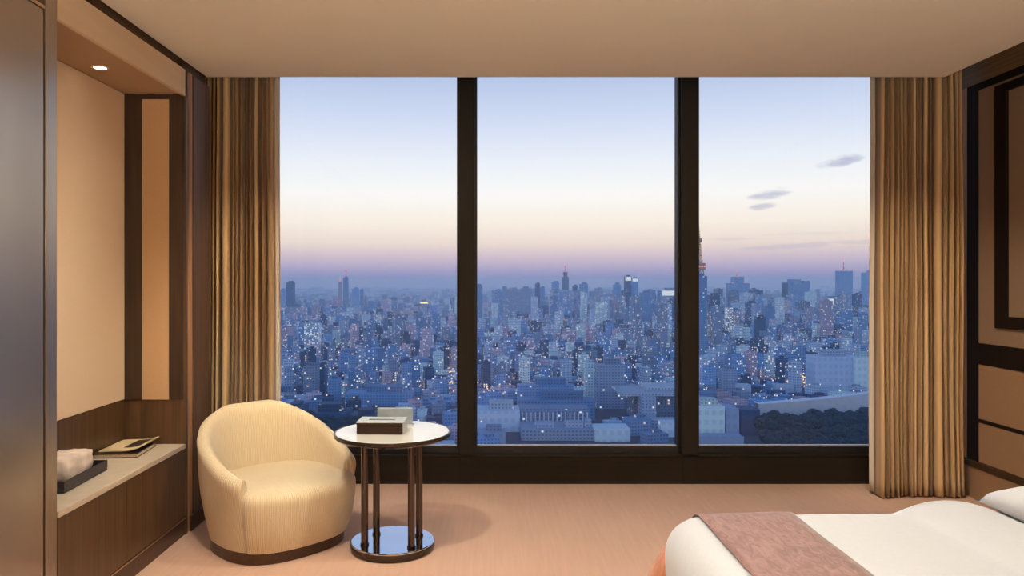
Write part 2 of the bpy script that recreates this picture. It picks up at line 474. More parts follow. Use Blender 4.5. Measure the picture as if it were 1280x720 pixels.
CA, CB, CN = .395, .365, 2.5
PH = math.radians(121)
def chair():
    fx, fy = .72, -.694
    rz = math.atan2(fy, fx) - PI/2
    loc = (-1.15, 4.055, 0)
    t = thing('armchair', 'cream ribbed fabric tub armchair on a dark plinth beside the round table', 'armchair', loc, rz)
    def outline(phi, off):
        p = superp(CA, CB, CN, phi)
        e = 1e-3
        tn = superp(CA, CB, CN, phi+e) - superp(CA, CB, CN, phi-e); tn.normalize()
        nrm = Vector((tn.y, -tn.x))
        if nrm.dot(p) < 0: nrm = -nrm
        return p + nrm*off
    def height(phi):
        u = abs(phi)/PH
        k = min(1, max(0, (u-.16)/.84))
        s = k*k*(3-2*k)
        s = .55*s + .45*k**1.15
        return .722 - s*.282
    TH = .072
    nphi = 96
    bm = bmesh.new(); uvl = bm.loops.layers.uv.new('UVMap')
    def profile(h):
        """(inward offset, z, v)"""
        pts = []
        zs = [.062, .12, .2, .3, .4]
        for z in zs:
            if z < h-.09:
                pts.append((.058*(1-min(1, (z-.06)/.34))**1.4, z))
        pts.append((-.004, h-.075)); pts.append((-.008, h-.045))
        r = TH/2
        for k in range(0, 9):
            a = PI*k/8
            pts.append((-.008 + r - r*math.cos(a), h - r + r*math.sin(a)*1.0))
        pts += [(-.008+TH+.004, h-.07), (-.008+TH+.014, h-.13)]
        for z in (.30, .20, .12, .062):
            pts.append((TH+.02+.06*(1-min(1, (z-.06)/.34))**1.4, z))
        return pts
    NP = None
    rings = []; arc = 0; prev = None
    phis = [-PH + 2*PH*i/nphi for i in range(nphi+1)]
    def make_ring(phi, shrink=0, fwd=0):
        h = height(phi) - shrink*.6
        pf = profile(max(h, .43))
        # resample to fixed number
        L = [0]
        for a, b in zip(pf, pf[1:]): L.append(L[-1] + math.hypot(a[0]-b[0], a[1]-b[1]))
        n = 34; res = []
        for i in range(n+1):
            d = L[-1]*i/n
            j = max(k for k in range(len(L)) if L[k] <= d+1e-9); j = min(j, len(pf)-2)
            s = (d-L[j])/max(1e-9, L[j+1]-L[j])
            o_, z_ = pf[j][0]+(pf[j+1][0]-pf[j][0])*s, pf[j][1]+(pf[j+1][1]-pf[j][1])*s
            mid = TH/2
            o_ = mid + (o_-mid)*(1-shrink/(TH/2)*.95)
            res.append((o_, z_, d))
        row = []
        for o_, z_, d in res:
            p = outline(phi, -o_)
            q = p.copy()
            if fwd:
                sgn = 1 if phi > 0 else -1
                e = 1e-3; tn = outline(phi+e, 0)-outline(phi-e, 0); tn.normalize(); q = p + tn*fwd*sgn
            row.append((bm.verts.new((q.x, q.y, z_)), d))
        return row
    seq = []
    r0 = .02
    for k in range(5, 0, -1):
        a = (k/5)*PI/2; seq.append((-PH, (1-math.cos(a))*r0, math.sin(a)*r0))
    for p in phis: seq.append((p, 0, 0))
    for k in range(1, 6):
        a = (k/5)*PI/2; seq.append((PH, (1-math.cos(a))*r0, math.sin(a)*r0))
    us = []; u = 0; pp = None
    for (p, s, f) in seq:
        q = outline(p, 0); 
        if pp is not None: u += (q-pp).length + (.008 if s or f else 0)
        pp = q; us.append(u); rings.append(make_ring(p, s, f))
    for i in range(len(rings)-1):
        A, Bq = rings[i], rings[i+1]
        for j in range(len(A)-1):
            f = bm.faces.new((A[j][0], Bq[j][0], Bq[j+1][0], A[j+1][0]))
            vals = ((us[i], A[j][1]), (us[i+1], Bq[j][1]), (us[i+1], Bq[j+1][1]), (us[i], A[j+1][1]))
            for l, w in zip(f.loops, vals): l[uvl].uv = w
    for R in (rings[0], rings[-1]):
        f = bm.faces.new([v for v, d in R])
        for l in f.loops: l[uvl].uv = (l.vert.co.x, l.vert.co.z)
    obj('backrest', bm, M['chair'], t, True)
    # seat: drum with rounded top edge, bulging out between the arms
    bm = bmesh.new(); uvl = bm.loops.layers.uv.new('UVMap')
    n = 128; prof = [(.052, .062), (.030, .12), (.014, .2), (.006, .27), (.004, .31), (.005, .330), (.013, .347), (.025, .359), (.040, .366), (.07, .371), (.12, .375), (.2, .378), (.3, .379), (.37, .379)]
    def seat_out(phi, o_):
        front = max(0, -math.cos(phi)) if abs(phi) > PI/2 else 0
        base = outline(phi, -o_)
        back = max(0., 1 - max(0, (abs(phi)-PH+.02))/.25) if True else 0
        if abs(phi) <= PH: 
            extra = .045
        else:
            k = (abs(phi)-PH)/.11; extra = .045*max(0, 1-k)**2 - .010*min(1, k)
        return outline(phi, -(o_+extra))
    rows = []
    for (o_, z_) in prof:
        row = []
        for i in range(n):
            phi = -PI + 2*PI*i/n
            q = seat_out(phi, min(o_, .04))
            if o_ > .04: q = q*(1-(o_-.04)/.36)
            row.append(bm.verts.new((q.x, q.y, z_)))
        rows.append(row)
    cen = bm.verts.new((0, 0, .379))
    d = 0; ds = [0]
    for a, b in zip(prof, prof[1:]): ds.append(ds[-1] + math.hypot(a[0]-b[0], a[1]-b[1]))
    for j in range(len(rows)-1):
        for i in range(n):
            k = (i+1) % n
            f = bm.faces.new((rows[j][i], rows[j][k], rows[j+1][k], rows[j+1][i]))
            if j < 7:
                for l, w in zip(f.loops, ((i/n*2.5, ds[j]), ((i+1)/n*2.5, ds[j]), ((i+1)/n*2.5, ds[j+1]), (i/n*2.5, ds[j+1]))): l[uvl].uv = w
            else:
                for l in f.loops: l[uvl].uv = (l.vert.co.x, l.vert.co.y)
    for i in range(n):
        f = bm.faces.new((rows[-1][i], rows[-1][(i+1) % n], cen))
        for l in f.loops: l[uvl].uv = (l.vert.co.x, l.vert.co.y)
    obj('seat', bm, M['chair'], t, True)
    bm = bmesh.new(); rows = []
    for (o_, z_) in ((.3, 0.), (.062, 0.), (.060, .003), (.060, .059), (.064, .0615), (.3, .0615)):
        rows.append([bm.verts.new((*outline(-PI+2*PI*i/n, -o_), z_)) for i in range(n)])
    for a, b in zip(rows, rows[1:]):
        for i in range(n): bm.faces.new((a[i], a[(i+1)%n], b[(i+1)%n], b[i]))
    bm.faces.new(rows[0]); bm.faces.new(rows[-1])
    autosmooth(obj('plinth', bm, M['plinth'], t))
    return t
chair()

# ================================================================== SIDE TABLE
TX, TY, TZ = X(491, 3.95), 3.95, .622
tb = thing('side_table', 'round side table with pale top and four dark chrome posts', 'table', (TX, TY, 0))
R = .308
obj('table_top', lathe(bmesh.new(), [(0, TZ-.004), (R-.012, TZ-.004), (R-.010, TZ-.001), (R-.012, TZ), (0, TZ)], n=96), M['top_white'], tb)
o = obj('rim', lathe(bmesh.new(), [(0, TZ-.034), (R-.085, TZ-.034), (R-.05, TZ-.033), (R-.008, TZ-.025), (R, TZ-.018), (R+.001, TZ-.004), (R, TZ-.001), (R-.005, TZ-.0005), (R-.0095, TZ-.001), (R-.0115, TZ-.0045), (0, TZ-.0045)], n=96), M['rim'], tb); autosmooth(o)
autosmooth(obj('under_ring', lathe(bmesh.new(), [(0, TZ-.050), (R-.11, TZ-.050), (R-.085, TZ-.046), (R-.075, TZ-.036), (R-.09, TZ-.0345), (0, TZ-.0345)], n=72), M['chrome_bright'], tb))
RB = .222
autosmooth(obj('base_rim', lathe(bmesh.new(), [(0, 0), (RB-.012, 0), (RB-.003, .005), (RB, .015), (RB, .034), (RB-.003, .040), (0, .040)], n=96), M['rim'], tb))
autosmooth(obj('base_plate', lathe(bmesh.new(), [(0, .0405), (RB-.002, .0405), (RB-.001, .044), (RB-.006, .0475), (0, .0475)], n=96), M['chrome_bright'], tb))
for (lx, ly) in ((-.135, -.085), (-.098, .075), (.112, -.125), (.135, .055)):
    bm = lathe(bmesh.new(), [(.0, .048), (.0185, .048), (.0185, TZ-.0505), (0, TZ-.0505)], lx, ly, 28)
    lathe(bm, [(.0190, .048), (.0225, .048), (.0225, .056), (.0190, .058)], lx, ly, 28)
    autosmooth(obj('leg', bm, M['chrome'], tb))

bx_ = thing('tissue_box', 'dark wood tissue box with grey top on the round table', 'box', (X(478, 3.93), 3.93, TZ+.0005), -.03)
bw, bd, bh = .122, .075, .066
obj('body', B(-bw, bw-.004, -bd, bd, 0, bh-.006, .002), M['box_dark'], bx_)
obj('side_panel', B(bw-.0035, bw, -bd, bd, 0, bh-.006, .001), M['box_side'], bx_)
bm = bmesh.new()
box(bm, -bw-.001, bw+.001, -bd-.001, -.018, bh-.0055, bh, .001); box(bm, -bw-.001, bw+.001, .018, bd+.001, bh-.0055, bh, .001)
box(bm, -bw-.001, -.07, -.0178, .0178, bh-.0055, bh, .001); box(bm, .07, bw+.001, -.0178, .0178, bh-.0055, bh, .001)
obj('lid', bm, M['box_top'], bx_)
cs = thing('card_holder', 'grey translucent card holder standing behind the dark box', 'card holder', (X(493, 4.10), 4.10, TZ+.0005), .02)
obj('base', B(-.105, .105, -.02, .04, 0, .006, .001), M['box_top'], cs)
bm = bmesh.new(); rt = Matrix.Rotation(math.radians(-10), 3, 'X')
box(bm, -.10, .105, -.003, .003, .0065, .105, .001, rot=rt, piv=Vector((0, 0, .0065)))
obj('clear_panel', bm, M['acrylic'], cs)
bm = bmesh.new(); box(bm, -.096, .100, .006, .008, .010, .098, rot=rt, piv=Vector((0, 0, .0065)))
obj('card', bm, simple('grey_card', (.66, .72, .74), .5, nscale=14, namt=.15), cs)

# ================================================================== CURTAINS
def curtain(name, label, x0, x1, yc, folds, seed, lining_x, side, zb=.012, zt=3.10):
    rnd = random.Random(seed)
    t = thing(name, label, 'curtain', ((x0+x1)/2, yc, 0))
    # irregular folds: list of (x, y) controls
    pts = []; x = x0; k = 0
    widths = [rnd.uniform(.6, 1.35) for _ in range(folds)]
    if folds > 8:
        big = folds*0 + (folds-5 if side < 0 else 4)
        widths[big] = 2.3; widths[big-1] = .8
    s = (x1-x0)/sum(widths)
    for w in widths:
        w *= s
        dep = rnd.uniform(.045, .085)
        n = 12
        for i in range(n):
            u = i/n
            xx = x + w*(u + .13*math.sin(4*PI*u))
            yy = -dep*math.cos(2*PI*u)*-1
            pts.append((xx, -math.cos(2*PI*u)*-dep, dep))
        x += w
    pts.append((x1, pts[0][1], .03))
    bm = bmesh.new(); uvl = bm.loops.layers.uv.new('UVMap')
    nz = 36; rows = []; L = [0]
    for a, b in zip(pts, pts[1:]): L.append(L[-1]+math.hypot(a[0]-b[0], a[1]-b[1]))
    cx = (x0+x1)/2
    for j in range(nz+1):
        z = zb + (zt-zb)*j/nz; v = j/nz
        row = []
        for (px, py, d) in pts:
            wob = noise.noise(Vector((px*6, z*.9, seed)))*.012*(1-v)
            flare = 1 + .035*(1-v)**2
            pinch = 1 - .25*v
            row.append(bm.verts.new(((px-cx)*flare + wob, py*pinch*(.75+.25*math.sin(z*1.3+px*9)**2) + wob*.6, z)))
        rows.append(row)
    for j in range(nz):
        for i in range(len(pts)-1):
            f = bm.faces.new((rows[j][i], rows[j][i+1], rows[j+1][i+1], rows[j+1][i]))
            zz0, zz1 = zb+(zt-zb)*j/nz, zb+(zt-zb)*(j+1)/nz
            for l, w in zip(f.loops, ((L[i], zz0), (L[i+1], zz0), (L[i+1], zz1), (L[i], zz1))): l[uvl].uv = w
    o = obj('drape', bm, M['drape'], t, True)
    so = o.modifiers.new('thick', 'SOLIDIFY'); so.thickness = .003
    # lining edge towards the glass
    bm = bmesh.new(); uvl = bm.loops.layers.uv.new('UVMap'); rows = []
    n = 12
    for j in range(nz+1):
        z = zb+.01 + (zt-zb-.01)*j/nz
        row = []
        for i in range(n+1):
            u = i/n
            row.append(bm.verts.new(((lining_x-cx) - side*.04*u*1.2, .045 + .012*math.sin(u*9) + .01*math.sin(z*2), z)))
        rows.append(row)
    for j in range(nz):
        for i in range(n):
            f = bm.faces.new((rows[j][i], rows[j][i+1], rows[j+1][i+1], rows[j+1][i]))
            for l, w in zip(f.loops, ((i*.005, j*.08), (i*.005+.005, j*.08), (i*.005+.005, j*.08+.08), (i*.005, j*.08+.08))): l[uvl].uv = w
    o = obj('lining', bm, M['sheer_edge'], t, True)
    so = o.modifiers.new('thick', 'SOLIDIFY'); so.thickness = .002
    obj('heading', B(x0-cx, x1-cx, -.03, .03, zt+.002, zt+.03, .003), M['wood_dark'], t)
    return t
YC = 4.90
curtain('curtain', 'gold floor length curtain with painted fold shade at left, hanging behind the armchair', X(255, YC), X(341, YC), YC, 13, 3, X(348, YC), 1)
curtain('curtain', 'gold floor length curtain with painted fold shade at right, hanging beside the panelled wall', X(1096, YC), X(1199, YC), YC, 16, 11, X(1091, YC), -1)
# small gathered tuck at the window side foot of the right curtain is part of its hem flare

# ================================================================== BED
bed = thing('bed', 'white made bed with turned down duvet at the right', 'bed', (1.9, 1.6, 0))
BX0, BX1, BY0, BY1, BZ = .612, 2.86, .55, 2.70, .594
OFF = -Vector(bed.location)
def shift(bm):
    bmesh.ops.translate(bm, verts=bm.verts[:], vec=OFF); return bm
obj('base', shift(B(BX0+.07, BX1, BY0+.06, BY1-.06, .0, .30, .01)), M['wood_dark'], bed)
obj('mattress', shift(B(BX0+.05, BX1-.01, BY0+.05, BY1-.05, .301, .50, .04, 4)), M['white_linen'], bed)
def topz(x, y):
    u = x - BX0
    z = BZ + .030*(1-math.exp(-u*1.6))
    # turned-down roll of the duvet
    if x > 1.42:
        k = (x-1.42)/.34
        z += .045*math.sin(PI*min(1, k))**.9 if k < 1 else 0
    # gentle puff
    z += .006*noise.noise(Vector((x*2.2, y*2.2, 1)))
    return z
def duvet(x0, x1, r, drop, y0, y1, nx, ny, off=0.0, thick=None):
    """a cloth that follows bed top and falls over its foot and sides; returns bmesh surface"""
    bm = bmesh.new()
    # cross-profile param along y: side drop, rounded corner, top, rounded corner, side drop
    def path(a0, a1, n):
        P = []
        for k in range(6): P.append((a0-off, -drop + (drop-r)*k/6))
        for k in range(8):
            t = PI/2*k/8; P.append((a0+r-(r+off)*math.cos(t), -r+(r+off)*math.sin(t)))
        for k in range(n+1): P.append((a0+r+(a1-a0-2*r)*k/n, off))
        for k in range(1, 9):
            t = PI/2*k/8; P.append((a1-r+(r+off)*math.sin(t), -r+(r+off)*math.cos(t)))
        for k in range(1, 7): P.append((a1+off, -r-(drop-r)*k/6))
        return P
    PY = path(y0, y1, ny)
    PXf = [p for p in path(x0, x1, nx)]
    cut = len(PXf)-14
    PX = PXf[:cut]
    rows = []
    for (px, dx) in PX:
        row = []
        for (py, dy) in PY:
            cx_, cy_ = min(max(px, x0), x1), min(max(py, y0), y1)
            dz = min(dx, dy) if (dx < 0 or dy < 0) else off
            if dx < off-1e-6 and dy < off-1e-6:
                # corner: combine
                dz = -(((-dx)**2.2 + (-dy)**2.2)**(1/2.2)) if dx < 0 and dy < 0 else min(dx, dy)
                dz = max(dz, -drop)
                # pull the corner in
                m = min(-dx, -dy, r)/r if (dx < 0 and dy < 0) else 0
                qx = px + (.045*m if px < (x0+x1)/2 else 0); qy = py - (.045*m if py > (y0+y1)/2 else -.045*m)
            else: qx, qy = px, py
            row.append(bm.verts.new((qx, qy, topz(cx_, cy_) + dz)))
        rows.append(row)
    for a, b in zip(rows, rows[1:]):
        for i in range(len(a)-1): bm.faces.new((a[i], a[i+1], b[i+1], b[i]))
    return bm
bm = duvet(BX0, BX1, .14, .36, BY0, BY1, 80, 34)
o = obj('duvet', shift(bm), M['white_linen'], bed, True)
so = o.modifiers.new('thick', 'SOLIDIFY'); so.thickness = .02; so.offset = -1
# pleated russet skirt round the far side and foot corner
bm = bmesh.new(); rows = []
path = []
for k in range(24): path.append((BX0+.055, BY0+.1 + (BY1-.13-BY0)*k/24, (-1, 0)))
for k in range(9):
    a = PI/2*k/8; path.append((BX0+.055+.03-.03*math.cos(a), BY1-.03-.03+.03*math.sin(a), (-math.cos(a), math.sin(a))))
for k in range(1, 60): path.append((BX0+.085+k*(BX1-BX0-.1)/60, BY1-.03, (0, 1)))
for j in range(13):
    z = .47*(1-j/12)+.004; row = []
    for i, (x, y, n) in enumerate(path):
        s = j/12
        amp = .012 + .020*s
        corner = max(0, 1 - math.hypot(x-(BX0+.05), y-(BY1-.03))/.16)
        fl = .012 + .03*s + corner*(.030+.24*s**.75)*.72
        if y < BY1-.2: fl = min(fl, .0)-.0; amp = .004
        w = amp*math.sin(i*1.9)
        row.append(bm.verts.new((x+n[0]*(fl+w), y+n[1]*(fl+w), z)))
    rows.append(row)
for a, b in zip(rows, rows[1:]):
    for i in range(len(a)-1): bm.faces.new((a[i], a[i+1], b[i+1], b[i]))
o = obj('skirt', shift(bm), M['skirt'], bed, True); o['label'] = 'russet pleated bed skirt'
so = o.modifiers.new('thick', 'SOLIDIFY'); so.thickness = .002

# runner across the foot end
bm = bmesh.new(); rows = []
def ypath(off):
    P = []; r = .14; drop = .33
    for k in range(6): P.append((BY0-off, -drop+(drop-r)*k/6))
    for k in range(8):
        t = PI/2*k/8; P.append((BY0+r-(r+off)*math.cos(t), -r+(r+off)*math.sin(t)))
    for k in range(35): P.append((BY0+r+(BY1-BY0-2*r)*k/34, off))
    for k in range(1, 9):
        t = PI/2*k/8; P.append((BY1-r+(r+off)*math.sin(t), -r+(r+off)*math.cos(t)))
    for k in range(1, 7): P.append((BY1+off, -r-(drop-r)*k/6))
    return P
for k in range(13):
    x = .722 + .325*k/12
    rows.append([bm.verts.new((x, py, topz(x, min(max(py, BY0), BY1)) + dz)) for (py, dz) in ypath(.006)])
for a, b in zip(rows, rows[1:]):
    for i in range(len(a)-1): bm.faces.new((a[i], a[i+1], b[i+1], b[i]))
o = obj('bed_runner', bm, M['runner'], None, True)
so = o.modifiers.new('thick', 'SOLIDIFY'); so.thickness = .004; so.offset = 1
tag(o, 'dusty rose brocade runner laid across the foot of the white bed', 'bed runner')

def pillow(label, loc, sx, sy, sz, rz, tilt):
    bm = bmesh.new(); bmesh.ops.create_grid(bm, x_segments=28, y_segments=28, size=1)
    top = bm.verts[:]
    for v in top:
        x, y = v.co.x, v.co.y
        e = max(0, (1-x**4))**.42*max(0, (1-y**4))**.42
        v.co = Vector((x*sx*(1-.06*(1-abs(y))), y*sy*(1-.05*(1-abs(x))), sz*e*(1+.08*noise.noise(Vector((x*2, y*2, loc[0]))))))
    g = bmesh.ops.duplicate(bm, geom=bm.faces[:])
    for v in [q for q in g['geom'] if isinstance(q, bmesh.types.BMVert)]: v.co.z *= -.55
    bmesh.ops.remove_doubles(bm, verts=bm.verts[:], dist=.0015)
    o = obj('pillow', bm, M['pillow'], None, True)
    o.location = loc; o.rotation_euler = (0, tilt, rz)
    return tag(o, label, 'pillow', None)
p = pillow('plump white pillow on the far side of the bed, at the right edge', (2.17, 2.31, .665), .44, .35, .082, .0, -.06)

# ================================================================== LIGHTS
def spot(name, loc, tgt, e, col, ang, blend=.6, size=.04):
    l = bpy.data.lights.new(name, 'SPOT'); l.energy = e; l.color = col; l.spot_size = math.radians(ang); l.spot_blend = blend; l.shadow_soft_size = size
    o = bpy.data.objects.new(name, l); link(o); o.location = loc
    d = Vector(tgt)-Vector(loc); o.rotation_euler = d.to_track_quat('-Z', 'Y').to_euler(); return o
def point(name, loc, e, col, size=.1):
    l = bpy.data.lights.new(name, 'POINT'); l.energy = e; l.color = col; l.shadow_soft_size = size
    o = bpy.data.objects.new(name, l); link(o); o.location = loc; return o
WARM = (1, .88, .68)
WARM2 = (1, .81, .56)
spot('niche_light', (-1.905, 3.64, NS-.02), (-1.80, 3.68, .5), 16, WARM2, 42, 1, .04)
spot('niche_fill_spot', (.3, 2.7, CZ-.03), (-2.03, 3.6, 1.6), 110, WARM, 36, 1, .08)  # added spot without a fixture, brightens the niche back panel
spot('chair_light', (-1.05, 3.22, CZ-.03), (-1.22, 4.2, .4), 62, WARM, 60, .9, .06)
spot('table_light', (-.2, 3.2, CZ-.03), (-.45, 3.95, .4), 40, WARM, 46, .9, .06)
spot('curtain_light', (-.1, 3.25, CZ-.03), (-1.62, 4.9, 1.0), 210, WARM2, 44, .9, .05)  # unseen spot added to one side, for contrast in the folds
spot('curtain_light_right', (1.3, 3.25, CZ-.03), (2.85, 4.9, .9), 170, WARM2, 46, .9, .05)  # same added side spot for the right curtain
spot('bed_foot_light', (-.6, 1.3, CZ-.03), (.55, 2.55, .4), 45, (1, .87, .66), 40, .9, .06)
def ceiling_fill(loc, e, size):  # added upward disk light behind the camera, no lamp there, brightens the ceiling
    l = bpy.data.lights.new('ceiling_fill', 'AREA'); l.energy = e; l.color = (1, .90, .72); l.size = size; l.shape = 'DISK'
    o = bpy.data.objects.new('ceiling_fill', l); link(o); o.location = loc; o.rotation_euler = (PI, 0, 0)
ceiling_fill((-.6, -.6, 1.4), 150, .5); ceiling_fill((1.7, -.4, 1.4), 150, .5)
for (lx_, ly_, e_) in ((-1.0, -1.2, 90), (.5, -1.2, 90), (2.0, -1.2, 90), (-1.0, .6, 110), (.5, .6, 90), (2.0, .6, 35), (-.9, 2.6, 130), (.6, 3.25, 100), (1.9, 3.25, 90)):
    spot('room_fill_spot', (lx_, ly_, CZ-.03), (lx_, ly_+.01, 0), e_, (1, .92, .76), 130, .7, .06)  # added grid of unseen spots without fixtures, raises the general room light

# ================================================================== SKY
SKY = [  # tan(elevation) -> colour as seen, linear
]
def s2l(c):
    return tuple(((v/255)/12.92 if v/255 <= .04045 else ((v/255+.055)/1.055)**2.4) for v in c)
w = bpy.data.worlds.new('dusk_sky'); scn.world = w; w.use_nodes = True
nt = w.node_tree; nt.nodes.clear()
out = nt.nodes.new('ShaderNodeOutputWorld'); bg = nt.nodes.new('ShaderNodeBackground')
nt.links.new(bg.outputs[0], out.inputs[0])
tc = N(nt, 'ShaderNodeTexCoord'); sp = N(nt, 'ShaderNodeSeparateXYZ'); nt.links.new(tc.outputs['Generated'], sp.inputs[0])
el = mathn(nt, 'ARCSINE', sp.outputs[2])                # elevation, rad
f = mathn(nt, 'MULTIPLY_ADD', el, 1.0, .1)              # 0..1 spans -.1 .. .9 rad
def ep(py): return .1 + math.atan((CY-py)/F)
stops = [(0.0, s2l((112, 128, 172))), (ep(351), s2l((134, 140, 184))), (ep(342), s2l((160, 158, 198))), (ep(333), s2l((188, 178, 205))), (ep(322), s2l((212, 196, 208))), (ep(305), s2l((240, 224, 214))), (ep(280), s2l((253, 243, 230))),
         (ep(245), s2l((253, 252, 250))), (ep(205), s2l((238, 244, 252))), (ep(160), s2l((216, 227, 249))), (ep(100), s2l((188, 204, 236))), (.1+.42, s2l((160, 190, 238))), (.1+.62, s2l((140, 178, 240))), (.1+.85, s2l((124, 168, 238)))]
base = ramp(nt, f, stops)
# small clouds: soft ellipses in azimuth/elevation, broken up by noise
az = mathn(nt, 'ARCTAN2', sp.outputs[0], sp.outputs[1])
def cloud(px, py, w_, h_, slope=0):
    a0 = math.atan((px-CX)/F); e0 = math.atan((CY-py)/math.hypot(F, px-CX))
    da = mathn(nt, 'SUBTRACT', az, a0); de = mathn(nt, 'SUBTRACT', mathn(nt, 'SUBTRACT', el, e0), mathn(nt, 'MULTIPLY', da, slope))
    q = mathn(nt, 'ADD', mathn(nt, 'POWER', mathn(nt, 'ABSOLUTE', mathn(nt, 'DIVIDE', da, w_/F)), 2), mathn(nt, 'POWER', mathn(nt, 'ABSOLUTE', mathn(nt, 'DIVIDE', de, h_/F)), 2))
    return mathn(nt, 'SUBTRACT', 1.0, q)
mpn = N(nt, 'ShaderNodeMapping'); mpn.inputs['Scale'].default_value = (30, 30, 130); nt.links.new(tc.outputs['Generated'], mpn.inputs[0])
cn = N(nt, 'ShaderNodeTexNoise'); cn.inputs['Scale'].default_value = 1.0; cn.inputs['Detail'].default_value = 5; nt.links.new(mpn.outputs[0], cn.inputs['Vector'])
nz = mathn(nt, 'MULTIPLY', mathn(nt, 'SUBTRACT', cn.outputs[0], .5), 2.6)
tot = None
for (c, k) in ((cloud(961, 243, 26, 8, .15), .55), (cloud(955, 258, 18, 5, .1), .5), (cloud(1050, 202, 26, 7, .12), .6), (cloud(985, 308, 80, 4, .04), .22), (cloud(1060, 303, 60, 3, 0), .18), (cloud(915, 299, 40, 2.5, 0), .14), (cloud(1010, 292, 60, 2.5, 0), .10)):
    d = mathn(nt, 'ADD', c, nz)
    s = N(nt, 'ShaderNodeMapRange'); s.interpolation_type = 'SMOOTHSTEP'; s.inputs[1].default_value = .0; s.inputs[2].default_value = 1.0; s.inputs[3].default_value = 0; s.inputs[4].default_value = k
    nt.links.new(d, s.inputs[0])
    gate = N(nt, 'ShaderNodeMapRange'); gate.inputs[1].default_value = -.5; gate.inputs[2].default_value = .2; nt.links.new(c, gate.inputs[0])
    v = mathn(nt, 'MULTIPLY', s.outputs[0], gate.outputs[0])
    tot = v if tot is None else mathn(nt, 'MAXIMUM', tot, v)
colr = mixcol(nt, tot, base, s2l((150, 160, 196)))
nt.links.new(colr, bg.inputs[0]); bg.inputs[1].default_value = 1.0

#CITY_BEGIN
# ================================================================== THE CITY BELOW
rc = random.Random(21)
def building_mat(name, light_col=(1, .86, .62), lit=.10, e=1.2, fl=3.4, bay=3.2, win=.4, rough=.7):
    """walls in each building's own paint (face colour attribute), window grid laid in metres on the UV map, some windows lit"""
    m, nt, out = newmat(name)
    p = pbsdf(nt, out, (.5, .5, .5), rough, 0, .3)
    at = N(nt, 'ShaderNodeAttribute'); at.attribute_name = 'paint'
    uv = N(nt, 'ShaderNodeUVMap'); uv.uv_map = 'UVMap'
    sp_ = N(nt, 'ShaderNodeSeparateXYZ'); nt.links.new(uv.outputs[0], sp_.inputs[0])
    u = mathn(nt, 'DIVIDE', sp_.outputs[0], bay); v = mathn(nt, 'DIVIDE', sp_.outputs[1], fl)
    fu = mathn(nt, 'FRACT', u); fv = mathn(nt, 'FRACT', v)
    inu = mathn(nt, 'MULTIPLY', mathn(nt, 'GREATER_THAN', fu, .22), mathn(nt, 'LESS_THAN', fu, .78))
    inv = mathn(nt, 'MULTIPLY', mathn(nt, 'GREATER_THAN', fv, .30), mathn(nt, 'LESS_THAN', fv, .80))
    ge = N(nt, 'ShaderNodeNewGeometry'); sn = N(nt, 'ShaderNodeSeparateXYZ'); nt.links.new(ge.outputs['True Normal'], sn.inputs[0])
    wall = mathn(nt, 'LESS_THAN', mathn(nt, 'ABSOLUTE', sn.outputs[2]), .5)
    isw = mathn(nt, 'MULTIPLY', mathn(nt, 'MULTIPLY', inu, inv), wall)
    cmb = N(nt, 'ShaderNodeCombineXYZ'); nt.links.new(mathn(nt, 'FLOOR', u), cmb.inputs[0]); nt.links.new(mathn(nt, 'FLOOR', v), cmb.inputs[1])
    wn = N(nt, 'ShaderNodeTexWhiteNoise'); wn.noise_dimensions = '2D'; nt.links.new(cmb.outputs[0], wn.inputs['Vector'])
    on = mathn(nt, 'MULTIPLY', mathn(nt, 'LESS_THAN', wn.outputs['Value'], lit), isw)
    dk_ = mixcol(nt, 1.0, at.outputs['Color'], (win, win*1.04, win*1.08), 'MULTIPLY')
    c = mixcol(nt, isw, at.outputs['Color'], dk_)
    nt.links.new(c, p.inputs['Base Color'])
    wc = ramp(nt, mathn(nt, 'FRACT', mathn(nt, 'MULTIPLY', wn.outputs['Value'], 97.0)), [(0., (.75, 1, .92)), (.35, (1, .95, .8)), (.7, light_col), (1., (1, .5, .28))])
    nt.links.new(wc, p.inputs['Emission Color']); nt.links.new(mathn(nt, 'MULTIPLY', on, e), p.inputs['Emission Strength'])
    return m
MN = building_mat('near_walls', lit=.03, e=.8, win=.45)
MB_ = building_mat('city_walls', lit=.13, e=1.0, win=.38)
MT = building_mat('tower_walls', lit=.04, e=.8, bay=3.6, win=.5)
MP = building_mat('blank_walls', lit=.012, e=.7, bay=7.0, fl=9.0, win=.82)
MG = building_mat('green_lit_walls', light_col=(.7, 1, .8), lit=.5, e=1.3)
M['red_lamp'] = emis('aviation_lamp', (1, .18, .14), 1.6)
M['warm_spot'] = emis('street_glow', (1, .62, .35), 1.5)
M['stadium_glow'] = emis('floodlit_bowl', (1, .62, .2), 2.2)
M['white_sign'] = emis('lit_crown', (.85, .95, 1.0), .8)
M['antenna'] = simple('mast_steel', (.30, .12, .14), .6, nscale=1, namt=.1)
M['foliage'] = simple('park_foliage', (.009, .019, .028), .9, nscale=.6, namt=.5)
M['trunk'] = simple('park_trunk', (.03, .025, .02), .9, nscale=1, namt=.2)
M['cityground'] = simple('city_ground', (.035, .045, .07), .9, nscale=.01, namt=.3)

